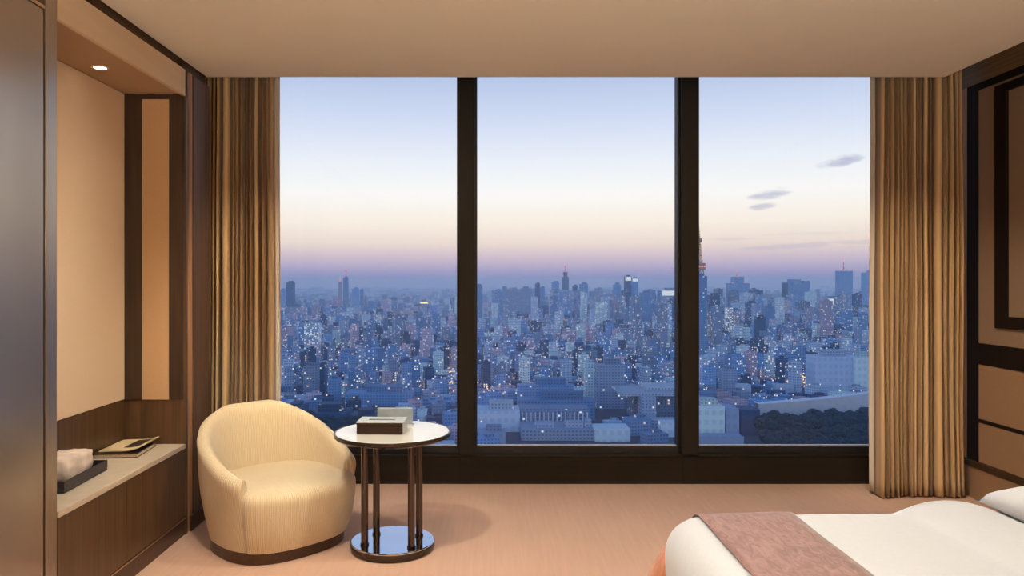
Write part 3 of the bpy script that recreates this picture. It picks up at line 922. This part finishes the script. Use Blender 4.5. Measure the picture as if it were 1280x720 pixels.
def city_mesh(name, boxes, mat, parent=None):
    """boxes: (cx, cy, w, d, z0, z1, rot, paint) -> one mesh, with metric UVs and a paint colour for each box"""
    V = []; Fc = []; UV = []; C = []
    for (cx, cy, w_, d_, z0, z1, r, paint) in boxes:
        c_, s_ = math.cos(r), math.sin(r); b = len(V)
        cr = [(-w_/2, -d_/2), (w_/2, -d_/2), (w_/2, d_/2), (-w_/2, d_/2)]
        pr = [(cx+x*c_-y*s_, cy+x*s_+y*c_) for x, y in cr]
        for z in (z0, z1):
            for x, y in pr: V.append((x, y, z))
        ou = int(rc.random()*4000)*3.2; ov = int(rc.random()*4000)*3.4
        for k in range(4):
            j = (k+1) % 4
            L = w_ if k % 2 == 0 else d_
            Fc.append((b+k, b+j, b+4+j, b+4+k))
            UV += [(ou, ov), (ou+L, ov), (ou+L, ov+z1-z0), (ou, ov+z1-z0)]
            C += [paint]*4
            ou += int(L/3.2+3)*3.2
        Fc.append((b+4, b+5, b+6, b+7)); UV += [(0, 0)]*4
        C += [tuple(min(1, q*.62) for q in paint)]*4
    me = bpy.data.meshes.new(name); me.from_pydata(V, [], Fc)
    l = me.uv_layers.new(name='UVMap'); l.data.foreach_set('uv', np.array(UV, np.float32).ravel())
    a = me.color_attributes.new('paint', 'FLOAT_COLOR', 'CORNER')
    a.data.foreach_set('color', np.concatenate([np.array(C, np.float32), np.ones((len(C), 1), np.float32)], 1).ravel())
    me.materials.append(mat)
    o = bpy.data.objects.new(name, me); return link(o, parent)

def paint(tone=None):
    t = tone if tone is not None else rc.choices(['pale', 'grey', 'blue', 'dark', 'pink'], [3, 3, 4, 3, 1.6])[0]
    b = {'pale': (.58, .74, .95), 'grey': (.29, .39, .56), 'blue': (.18, .35, .62), 'dark': (.045, .09, .20), 'pink': (.58, .46, .58)}[t]
    k = rc.uniform(.75, 1.25)
    return tuple(min(.9, c*k) for c in b), t

heroes = []   # footprints kept free of the generic blocks
def keep(cx, cy, r): heroes.append((cx, cy, r))

struct('ground', B(-16000, 16000, 60, 16000, GROUND-20, GROUND), M['cityground'])

def tower(label, px0, px1, pyt, D, tone='blue', depth=None, extra=None, rot=0., mat=None, cat='building', name='office_tower', group=None, roofbox=True, antenna=None, crown=None):
    x0, x1 = X(px0, D), X(px1, D); zt = Z(pyt, D); w_ = x1-x0; d_ = depth or w_*.8
    cx, cy = (x0+x1)/2, D+d_/2
    keep(cx, cy, max(w_, d_)*.62)
    t = thing(name, label, cat, (cx, cy, GROUND), rot, group)
    pc_, _ = paint(tone)
    city = [(0, 0, w_, d_, 0, zt-GROUND, 0, pc_)]
    city_mesh('facade', city, mat or MT, t)
    h = zt-GROUND
    if roofbox:
        dk = tuple(c*.7 for c in pc_)
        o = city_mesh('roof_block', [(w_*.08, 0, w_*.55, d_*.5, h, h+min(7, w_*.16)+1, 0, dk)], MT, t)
    if extra:
        for nm, q0, q1, qt in extra:    # wings and steps: px range and top
            a, b = X(q0, D)-cx, X(q1, D)-cx
            city_mesh(nm, [((a+b)/2, 0, b-a, d_*1.04, 0, Z(qt, D)-GROUND, 0, pc_)], mat or MT, t)
            h = max(h, Z(qt, D)-GROUND) if nm != 'wing' else h
    if antenna:
        ax, at_ = antenna
        hh = Z(at_, D)-GROUND; axx = X(ax, D)-cx; r = D*.00055
        bm = bmesh.new(); bmesh.ops.create_cone(bm, cap_ends=True, segments=8, radius1=r*1.4, radius2=r*.4, depth=hh-h)
        bmesh.ops.translate(bm, verts=bm.verts[:], vec=(axx, 0, (hh+h)/2)); obj('antenna', bm, M['antenna'], t)
        for (ax_, ay_, az_) in ((axx, -r, h+(hh-h)*.05), (axx, -r, (h+hh)/2), (axx, -r, h+(hh-h)*.95)) + (((-w_*.34, -d_*.3, zt-GROUND+r), (w_*.34, -d_*.3, zt-GROUND+r)) if w_ > 30 else ()):
            bm = bmesh.new(); r_ = bmesh.ops.create_icosphere(bm, subdivisions=1, radius=r*1.4); bmesh.ops.translate(bm, verts=r_['verts'], vec=(ax_, ay_, az_))
            obj('red_lamp', bm, M['red_lamp'], t)
    if crown:
        bm = bmesh.new(); box(bm, -w_*.42, w_*.42, -d_/2-.6, -d_/2-.05, zt-GROUND-crown, zt-GROUND-1)
        obj('lit_crown', bm, M['white_sign'], t)
    return t

# ---- skyline
tower('dark square skyscraper at the far left of the skyline', 357, 367, 353, 3000, 'dark')
tower('low dark tower left of the far-left skyscraper', 349, 356, 362, 2900, 'blue')
tower('slim skyscraper with reddish mast in left pane, tallest there', 429, 435, 347, 3300, 'blue', antenna=(432, 336))
tower('thin red-lit tower just left of the masted skyscraper', 423, 427.5, 352, 2500, 'pink', antenna=(425, 348), roofbox=False)
tower('blocky blue tower right of the left pane masted skyscraper', 440, 448, 361, 3100, 'blue')
tower('narrow blue tower second right of the masted skyscraper', 450, 454, 362, 3200, 'blue')
tower('tower at the left edge of the middle pane skyline', 593, 603, 357, 2500, 'blue')
tower('wide flat-topped office block with toothed roof in middle pane', 628, 665, 362, 2500, 'grey', depth=60, extra=[('wing', 628, 633, 358), ('wing', 641, 646, 359.5), ('wing', 652, 664, 360.5)], roofbox=False)
tower('dark narrow tower right of the toothed office block', 669, 675, 354.5, 2700, 'dark')
tower('short tower attached right of the narrow dark one', 675.5, 681, 359, 2750, 'blue')
tower('stepped tower left of the pointed spire skyscraper', 690, 699, 353, 3000, 'blue')
sp_t = tower('pointed spire skyscraper at the centre of the skyline', 703, 711, 346, 3500, 'dark', roofbox=False, extra=[('upper_step', 704.5, 709.5, 340)], antenna=(707, 331))
tower('dark tower just right of the spire skyscraper', 716, 722, 357, 2900, 'dark')
tower('square blue tower further right of the spire', 725, 735, 355, 2900, 'blue')
tower('wide pale office block below the skyline, centre pane', 748, 768, 379, 2100, 'grey', depth=40)
tower('small two-step tower left of the tall twin tower', 767, 776, 356, 2600, 'blue', extra=[('wing', 770, 774, 353)])
tower('tall dark tower with bright side windows, right half of middle pane', 781, 789.5, 345.5, 2400, 'dark', crown=14)
tower('paler tower joined to the tall dark one on its right', 790, 798, 348, 2420, 'blue', crown=10)
tower('squat blue tower between the tall twin and white-topped block', 801, 814, 366, 2200, 'blue')
tower('block with a white lit roof band next to right mullion', 826, 851, 363, 2300, 'grey', depth=50, crown=16)
tower('broad dark tower under the lattice mast', 868, 884, 345, 1250, 'blue', depth=25)
tower('dark low office block with green lit windows beside the lattice mast', 886, 900, 369, 1900, 'dark', mat=MT)
tower('slim office block with pale green lit windows, right pane', 908, 917, 384, 1750, 'grey', mat=MG)
tower('small block with green lit windows at foot of lattice mast', 885, 896, 389, 1700, 'grey', mat=MG)
tower('stepped tower with red lamp on top in right pane', 913, 937, 354, 2700, 'blue', depth=50, extra=[('upper_step', 919, 930, 346)], roofbox=False, antenna=(924, 339))
tower('broad crenellated tower at the middle of the right pane', 985, 1012, 354, 2800, 'blue', depth=60, extra=[('upper_step', 985, 991, 352), ('upper_step', 992, 1001, 349), ('upper_step', 1005, 1012, 351)], roofbox=False)
tower('tall plain skyscraper with red lit mast in right pane', 1050, 1066, 338.5, 2800, 'blue', antenna=(1057.5, 326), roofbox=False)
tower('skyscraper half hidden behind the right curtain', 1083, 1100, 340.5, 2900, 'blue')
tower('block with white lit roof left of the red masted skyscraper', 1034, 1048, 373, 2300, 'grey', crown=18)
tower('dark narrow block in right pane below the skyline', 946, 957, 396, 1600, 'dark')
tower('round-shouldered blue block below the stepped tower', 956, 969, 386, 1900, 'blue')
# ---- middle distance
tower('lit white-windowed block at left pane, brightest one', 380, 398, 404, 1500, 'pale', mat=MG)
tower('blue slab tower left pane, taller of the close trio', 379, 396, 458, 960, 'grey', depth=16)
tower('narrow dark slab behind the close trio, left pane', 398, 406, 455, 985, 'dark', depth=18)
tower('lower blue slab tower at right of the close trio', 409, 423, 474, 930, 'blue', depth=18)
tower('long low blue building in left pane above the round table', 431, 515, 492, 900, 'blue', depth=34, name='long_building')
tower('dark low building behind the armchair back, left pane', 350, 372, 512, 800, 'dark', depth=50, mat=MP, name='low_building')
tower('dark broad hall behind the armchair arm, left pane', 378, 432, 517, 770, 'dark', depth=40, mat=MP, name='low_building')
tower('dark blue low building just left of the tissue box', 436, 468, 520, 760, 'dark', depth=30, mat=MP, name='low_building')
tower('small pale building beyond the round table edge', 521, 533, 513, 790, 'pale', depth=12, mat=MP, name='low_building')
tower('wide slab with many rooms at left of the twin slab tower', 647, 718, 482, 860, 'blue', depth=20, name='long_building')
tower('long terrace in front of the wide slab, middle pane', 648, 744, 500, 810, 'blue', depth=22, name='long_building')
tower('thin pale slab of the close twin tower, middle pane', 732, 745, 454, 905, 'pale', depth=20)
tower('broad slab of the close twin tower, middle pane', 746, 782, 456, 880, 'grey', depth=18)
tower('pale flat roofed building at lower left of middle pane', 594, 650, 514, 745, 'pale', depth=36, mat=MP, name='low_building')
tower('low pale roof at the bottom left of middle pane', 597, 632, 541, 690, 'grey', depth=22, mat=MP, name='low_building')

# hall with a finned roof at the bottom of the middle pane
D = 705; hx = (X(652, D)+X(746, D))/2; hw = X(746, D)-X(652, D)
t = thing('exhibition_hall', 'large hall with pale upright fins along its roof, bottom of middle pane', 'building', (hx, D+40, GROUND)); keep(hx, D+40, 46)
pb = (.30, .40, .55)
city_mesh('facade', [(0, 0, hw, 80, 0, Z(538, D)-GROUND, 0, pb)], MT, t)
hh = Z(538, D)-GROUND
city_mesh('roof_block', [(0, 22, hw*.98, 28, hh, hh+12, 0, (.22, .31, .45))], MT, t)
for k in range(16):
    fx = -hw*.46 + hw*.92*k/15
    ww = 2.2 if k in (3, 6) else 1.0
    obj('roof_fin', B(fx-ww/2, fx+ww/2, 6, 7.5, hh, hh+9+(4 if k in (3, 6) else 0)), simple('fin_paint', (.62, .68, .78), .6, nscale=.5, namt=.05), t) if k == 0 else None
    if k:
        s = [c for c in t.children if c.name.startswith('roof_fin')][0]; c = s.copy(); link(c, t); c.location = (fx+hw*.46, 0, 0)
        c.scale = (1, 1, 1)
for (a, b, d_, h_) in ((-.30, -.05, 16, 4), (.1, .34, 14, 5), (.38, .46, 10, 7)):
    city_mesh('roof_unit', [((a+b)/2*hw, -20, (b-a)*hw, d_, hh, hh+h_, 0, (.36, .46, .62))], MT, t)

# broad building with overhanging roof at lower right of middle pane
D = 790; gx = X(826, D); gw = X(880, D)-X(782, D)
t = thing('museum_building', 'broad low building with overhanging pale roof, lower right of middle pane', 'building', (gx, D+30, GROUND)); keep(gx, D+30, 50)
zt = Z(492, D)-GROUND
city_mesh('facade', [(8, 6, gw*.8, 44, 0, zt-3, 0, (.20, .29, .43))], MT, t)
city_mesh('roof_slab', [(0, 0, gw, 58, zt-2.9, zt, 0, (.44, .52, .62))], MT, t)
city_mesh('roof_slab', [(14, 10, gw*.6, 36, zt+.1, zt+4, 0, (.50, .58, .68))], MT, t)
city_mesh('entrance_block', [(-gw*.18, -32, 15, 18, 0, zt-2, 0, (.36, .46, .60))], MT, t)
city_mesh('forecourt', [(-4, -52, gw*.75, 20, 0, 9, 0, (.46, .54, .66))], MT, t)
tower('pale plaza block at the bottom right of middle pane', 744, 788, 536, 700, 'pale', depth=26, mat=MP, name='low_building', roofbox=False)
tower('pale low block under the broad roofed building', 826, 862, 528, 720, 'pale', depth=14, mat=MP, name='low_building', roofbox=False)

# right pane foreground
tower('pale blue block at the lower left of right pane', 868, 906, 508, 715, 'pale', depth=30, mat=MP, name='low_building')
tower('grey side wing right of the pale blue block', 907.5, 924, 511, 716, 'grey', depth=30, mat=MP, name='low_building', roofbox=False)
tower('dark windowless block beside the park trees', 926, 950, 512, 730, 'dark', depth=26, mat=MP, name='low_building', roofbox=False)
tower('low pale forecourt at the bottom left of right pane', 868, 930, 546, 676, 'grey', depth=16, mat=MP, name='low_building', roofbox=False)
tower('large white block with blank wall, right pane', 1019, 1067, 446, 965, 'pale', depth=30, mat=MP, name='white_building')
tower('white block with dark window rows at the right curtain', 1068.5, 1100, 447, 960, 'pale', depth=30, mat=MP, name='white_building')
tower('small white building left of the large white block', 971, 993, 481, 960, 'pale', depth=14, mat=MP, name='white_building', roofbox=False)
tower('grey green tower at the left of right pane', 903, 921, 462, 985, 'grey', depth=18)
tower('pale small block between the grey tower and the park', 924, 939, 481, 930, 'pale', depth=14, mat=MP, name='white_building', roofbox=False)
bm = bmesh.new(); n = 22; D = 775
for k in range(n):
    a0, a1 = k/n, (k+1)/n
    xa, xb = X(948, D)+(X(1110, D)-X(948, D))*a0, X(948, D)+(X(1110, D)-X(948, D))*a1
    ya, yb = D+30*a0**1.6, D+30*a1**1.6
    za, zb_ = Z(505, D)+7*a0, Z(505, D)+7*a1
    vs = [bm.verts.new(p) for p in ((xa, ya, GROUND), (xb, yb, GROUND), (xb, yb, zb_), (xa, ya, za), (xa, ya+12, GROUND), (xb, yb+12, GROUND), (xb, yb+12, zb_), (xa, ya+12, za))]
    for f_ in ((0, 1, 2, 3), (3, 2, 6, 7), (5, 4, 7, 6)): bm.faces.new([vs[i] for i in f_])
o = obj('curved_viaduct', bm, simple('viaduct_concrete', (.56, .58, .62), .8, nscale=.2, namt=.08)); tag(o, 'long pale curving viaduct wall behind the dark park trees', 'viaduct')
keep(X(1030, 790), 795, 50); keep(X(975, 780), 785, 24); keep(X(1080, 790), 800, 24)
keep(X(700, 640), 635, 56); keep(X(770, 640), 640, 30); keep(X(1010, 640), 640, 75); keep(X(1090, 650), 650, 60); keep(X(950, 630), 630, 40); keep(X(390, 690), 700, 62); keep(X(440, 690), 700, 50); keep(X(1010, 710), 705, 60); keep(X(960, 710), 705, 30); keep(X(1060, 720), 710, 50)

# park trees: each its own crown and trunk
def crown_bm(r, seed):
    bm = bmesh.new(); bmesh.ops.create_icosphere(bm, subdivisions=4, radius=1)
    for v in bm.verts:
        n_ = noise.noise(v.co*2.1+Vector((seed*3.1, 0, 0)))*.35 + noise.noise(v.co*6+Vector((seed, 3, 0)))*.18
        v.co = v.co*(1+n_)*r
        v.co.z *= .85
    return bm
protos = []
ti = 0
for row, (D, n, pa, pb_, tp) in enumerate(((752, 13, 956, 1104, 514), (722, 12, 952, 1106, 522), (694, 11, 958, 1106, 534), (668, 9, 966, 1106, 546), (735, 9, 344, 452, 519), (700, 10, 340, 470, 531))):
    for k in range(n):
        px = pa+(pb_-pa)*(k+rc.uniform(-.2, .2))/(n-1); Dd = D+rc.uniform(-7, 7)
        r = rc.uniform(6.5, 9); ztop = Z(tp+rc.uniform(-5, 5), Dd)-GROUND
        zc = ztop-r*.85
        lab = ['dark leafy tree in the back row of the park, against the pale viaduct', 'dark leafy tree in second row of the park, right pane', 'dark leafy tree in third row of the park, right pane', 'dark leafy tree in the front row of the park, lowest in the right pane', 'dark leafy tree in left pane, back row behind the armchair', 'dark leafy tree in left pane, front row behind the armchair'][row]
        t = thing('park_tree', lab, 'tree', (X(px, Dd), Dd, GROUND), 0, ['park trees, back row', 'park trees, second row', 'park trees, third row', 'park trees, front row', 'trees behind the armchair, back row', 'trees behind the armchair, front row'][row])
        if len(protos) < 4:
            cbm = crown_bm(1, len(protos)); co_ = obj('crown', cbm, M['foliage'], t, False); protos.append(co_.data)
        else:
            co_ = bpy.data.objects.new('crown', protos[ti % 4]); link(co_, t)
        co_.location = (0, 0, zc); co_.scale = (r, r, r); co_.rotation_euler.z = rc.uniform(0, 6)
        bm = bmesh.new(); bmesh.ops.create_cone(bm, cap_ends=True, segments=8, radius1=.6, radius2=.35, depth=zc); bmesh.ops.translate(bm, verts=bm.verts[:], vec=(0, 0, zc/2))
        obj('trunk', bm, M['trunk'], t); ti += 1

# lattice broadcast tower just right of the second mullion
D = 1300; lx = X(872.5, D)
t = thing('broadcast_tower', 'tall orange lattice broadcast mast half hidden by the right mullion', 'tower', (lx, D+20, GROUND)); keep(lx, D+20, 45)
H = Z(240, D)-GROUND
def halfw(z):
    k = z/H
    return 1.3 + 9*(1-k)**2 + 19*(1-k)
M['mast_paint'] = simple('mast_paint', (.42, .30, .16), .6, nscale=.1, namt=.15)
M['mast_glow'] = emis('mast_lamp', (1, .72, .32), .9)
def bar(bm, a, b, r):
    a = Vector(a); b = Vector(b); d_ = (b-a); L = d_.length
    rr = bmesh.ops.create_cone(bm, cap_ends=True, segments=4, radius1=r, radius2=r, depth=L)
    q = d_.to_track_quat('Z', 'Y').to_matrix(); bmesh.ops.rotate(bm, verts=rr['verts'], cent=(0, 0, 0), matrix=q); bmesh.ops.translate(bm, verts=rr['verts'], vec=(a+b)/2)
lv = [0]; 
while lv[-1] < H*.9: lv.append(lv[-1]+max(6, halfw(lv[-1])*1.1))
for sx, sy in ((-1, -1), (1, -1), (1, 1), (-1, 1)):
    bm = bmesh.new()
    for a, b in zip(lv, lv[1:]): bar(bm, (sx*halfw(a), sy*halfw(a), a), (sx*halfw(b), sy*halfw(b), b), 1.1)
    obj('leg', bm, M['mast_paint'], t)
bm = bmesh.new()
for a, b in zip(lv, lv[1:]):
    wa, wb = halfw(a), halfw(b)
    for (p, q) in (((-1, -1), (1, -1)), ((1, -1), (1, 1)), ((1, 1), (-1, 1)), ((-1, 1), (-1, -1))):
        bar(bm, (p[0]*wa, p[1]*wa, a), (q[0]*wb, q[1]*wb, b), .55); bar(bm, (q[0]*wa, q[1]*wa, a), (p[0]*wb, p[1]*wb, b), .55)
        bar(bm, (p[0]*wb, p[1]*wb, b), (q[0]*wb, q[1]*wb, b), .6)
obj('lattice', bm, M['mast_paint'], t)
for nm, py, hh_, k in (('observation_deck', 333, 12, 1.35), ('upper_deck', 300, 7, 1.35)):
    z = Z(py, D)-GROUND; w_ = halfw(z)*k
    obj(nm, B(-w_, w_, -w_, w_, z-hh_/2, z+hh_/2, .5), M['mast_paint'], t)
bm = bmesh.new()
for k in range(46):
    z = H*(.60+.34*k/45); w_ = halfw(z)
    for sx in (-1, 1): 
        if (k+sx) % 2: box(bm, sx*w_-.9, sx*w_+.9, -w_-1.2, -w_-.4, z, z+1.8)
obj('tower_lamp', bm, M['mast_glow'], t)
bm = bmesh.new(); z = Z(333, D)-GROUND; w_ = halfw(z)*1.35+.3
for k in range(7): box(bm, -w_+w_*2*k/7+1.2, -w_+w_*2*(k+1)/7-1.2, -w_-.5, -w_, z-1.0, z+1.0)
obj('red_lamp', bm, M['red_lamp'], t)

# floodlit stadium far off in the left pane
D = 3900; t = thing('stadium', 'small oval stadium glowing orange on the left pane horizon', 'stadium', (X(530, D), D+60, GROUND)); keep(X(530, D), D+60, 120)
hz = Z(380, D)-GROUND; keep(X(530, D), D-120, 130); keep(X(529, D), D-330, 120)
obj('outer_wall', lathe(bmesh.new(), [(36, 0), (42, hz), (40, hz+2), (34, hz), (28, 3), (28, 0)], n=36), simple('stadium_wall', (.3, .3, .34), .7, nscale=.1, namt=.1), t)
obj('floodlit_roof', lathe(bmesh.new(), [(0, hz+10), (26, hz+7), (33, hz+1), (33, hz), (0, hz)], n=36), M['stadium_glow'], t)

# ---- the packed blocks
def inview(cx, cy):
    tx = cx/cy
    return -.40 < tx < .62
cells = []
def fill(Da, Db, s, hfun, fillp=.97):
    y = Da
    while y < Db:
        x = -.62*y
        while x < .84*y:
            if rc.random() < fillp:
                cells.append((x+rc.uniform(-.2, .2)*s, y+rc.uniform(-.2, .2)*s, s, hfun()))
            x += s
        y += s
def hlow(): return rc.choice([6, 8, 9, 9, 12, 12, 15, 18]) * rc.uniform(.8, 1.3)
def hmid(): return hlow() if rc.random() < .86 else rc.uniform(24, 50)
def hfar(): return (hlow()*1.2 if rc.random() < .72 else rc.uniform(25, 60)) if rc.random() < .975 else rc.uniform(65, 120)
def hsky(): return (rc.uniform(8, 26) if rc.random() < .80 else rc.uniform(30, 70)) if rc.random() < .965 else rc.uniform(80, 125)
fill(400, 980, 24, lambda: hlow()*1.0)
fill(980, 1500, 15.5, hmid)
fill(1500, 2300, 19, hfar)
fill(2300, 3600, 30, hsky)
fill(3600, 6000, 55, lambda: rc.uniform(10, 36) if rc.random() < .94 else rc.uniform(40, 85))
fill(6000, 13000, 130, lambda: rc.uniform(10, 34) if rc.random() < .97 else rc.uniform(40, 80))
def street(x, y):
    a = noise.noise(Vector((x*.0016, y*.0016, 3.3)))*3.0
    u = x*math.cos(a*.2)+y*math.sin(a*.2); v = -x*math.sin(a*.2)+y*math.cos(a*.2)
    return (u % 190) < 13 or (v % 240) < 13
boxes = []
for (x, y, s, h) in cells:
    if any((x-hx_)**2+(y-hy_)**2 < (hr_+s*.45)**2 for hx_, hy_, hr_ in heroes): continue
    if y < 3000 and street(x, y): continue
    if y < 600: h = min(h, 12)
    if x/y < -.04 and y > 1400 and h > 70: h *= .65
    a = .25 + .5*noise.noise(Vector((x*.0011, y*.0011, 0)))
    pcx, tone = paint()
    w_ = s*rc.uniform(.55, .97); d_ = s*rc.uniform(.55, .97)
    if h > 60: w_ = min(w_*1.2, 34); d_ = min(d_*1.2, 34)
    if y > 3000: w_ = s*rc.uniform(.3, .8); d_ = w_
    boxes.append((x, y, w_, d_, GROUND, GROUND+h, a, pcx, tone, h))
def shown(b):
    x, y, w_, d_, z0, z1 = b[:6]; px = CX+F*x/y; py = CY+F*(EYE-z1)/y; pb2 = CY+F*(EYE-z0)/y
    if not (346 < px < 1090) or py > 556: return 0
    if 574 < px < 593 or 852 < px < 872: return 0
    return (F*w_/y)*min(F*(z1-z0)/y + F*d_*.2/y, 560-py)
boxes.sort(key=shown, reverse=True)
big = boxes[:285]; rest = boxes[285:]
from collections import Counter
for b in big:
    x, y, w_, d_, z0, z1, a, pcx, tone, h = b
    px = CX+F*x/y
    pane = 'left' if px < 584 else ('middle' if px < 862 else 'right')
    zone = 'near the window foot' if y < 800 else ('a little beyond the nearest roofs' if y < 1000 else ('in the packed middle distance' if y < 1700 else 'towards the skyline'))
    tn = {'pale': 'pale', 'grey': 'grey', 'blue': 'blue', 'dark': 'dark', 'pink': 'pinkish'}[tone]
    size = 'low' if h < 14 else ('mid-rise' if h < 30 else 'high-rise')
    lab = '%s %s city building seen in the %s pane, %s' % (tn, size, pane, zone)
    t = thing('city_building', lab, 'building', (x, y, GROUND), a, '%s %s city buildings, %s pane, %s' % (tn, size, pane, zone))
    city_mesh('facade', [(0, 0, w_, d_, 0, h, 0, pcx)], MN if y < 950 else MB_, t)
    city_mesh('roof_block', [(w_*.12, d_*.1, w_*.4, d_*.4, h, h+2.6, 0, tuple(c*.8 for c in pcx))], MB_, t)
o = city_mesh('distant_city', [b[:8] for b in rest], MB_)
tag(o, 'countless small blue grey buildings of the city out to the horizon', 'city', kind='stuff')

# sprinkled street and sign lamps
lamps = {'warm': [], 'white': []}
for k in range(9000):
    y = 950*math.exp(rc.random()**.85*1.5); x = rc.uniform(-.42, .64)*y
    px = CX+F*x/y
    warm = rc.random() < .45
    s = y*.00050*rc.uniform(.5, 1.5)
    lamps['warm' if warm else 'white'].append((x, y, s, s, GROUND+rc.uniform(6, 26), 0, .0, None))
def cluster(px, py, n, sx, sy, kind='warm'):
    for k in range(n):
        qx = px+rc.gauss(0, sx); qy = min(556, py+rc.gauss(0, sy)); D_ = F*(EYE-GROUND-14)/(qy-CY)
        s = D_*.0011*rc.uniform(.6, 1.4)
        lamps[kind].append((X(qx, D_), D_, s, s, GROUND+14, 0, 0, None))
cluster(1003, 470, 70, 9, 8); cluster(960, 455, 60, 25, 12); cluster(565, 462, 40, 3, 16); cluster(560, 448, 14, 4, 6); cluster(612, 480, 40, 8, 18)
cluster(600, 430, 40, 12, 14, 'white'); cluster(390, 410, 26, 6, 8, 'white'); cluster(460, 440, 90, 30, 14, 'white'); cluster(670, 430, 30, 10, 12); cluster(900, 404, 30, 10, 8, 'white'); cluster(810, 455, 60, 30, 14, 'white')
def lampmesh(name, L, mat, label):
    bx2 = [(x, y, w_, d_, z, z+w_*1.1, r, (1, 1, 1)) for (x, y, w_, d_, z, _, r, _p) in L]
    o = city_mesh(name, bx2, mat); tag(o, label, 'city lights', kind='stuff')
lampmesh('warm_city_lights', lamps['warm'], M['warm_spot'], 'countless tiny orange street lamps scattered through the dusk city')
lampmesh('white_city_lights', lamps['white'], emis('white_spot', (.82, .95, 1.0), 1.3), 'countless tiny bluish white lamps scattered through the dusk city')

# evening haze over the city: a real, thin scattering medium
hz_m, nt, out = newmat('evening_haze')
vs_ = N(nt, 'ShaderNodeVolumeScatter'); vs_.inputs['Color'].default_value = (.62, .82, 1.0, 1); vs_.inputs['Density'].default_value = 1/5100; vs_.inputs['Anisotropy'].default_value = .0
nt.links.new(vs_.outputs[0], out.inputs['Volume'])
o = obj('evening_haze', B(-15000, 15000, 300, 15000, GROUND-5, 40), hz_m); tag(o, 'thin blue evening haze lying over the whole city', 'haze', kind='stuff')
#CITY_END
scn.view_settings.view_transform = 'Standard'
scn.view_settings.look = 'None'
scn.view_settings.exposure = 0
scn.view_settings.gamma = 1
scn.view_settings.use_curve_mapping = False
scn.cycles.use_denoising = True
scn.cycles.max_bounces = 8
scn.cycles.diffuse_bounces = 5
scn.cycles.transparent_max_bounces = 16
scn.cycles.volume_bounces = 2
scn.cycles.sample_clamp_indirect = 6
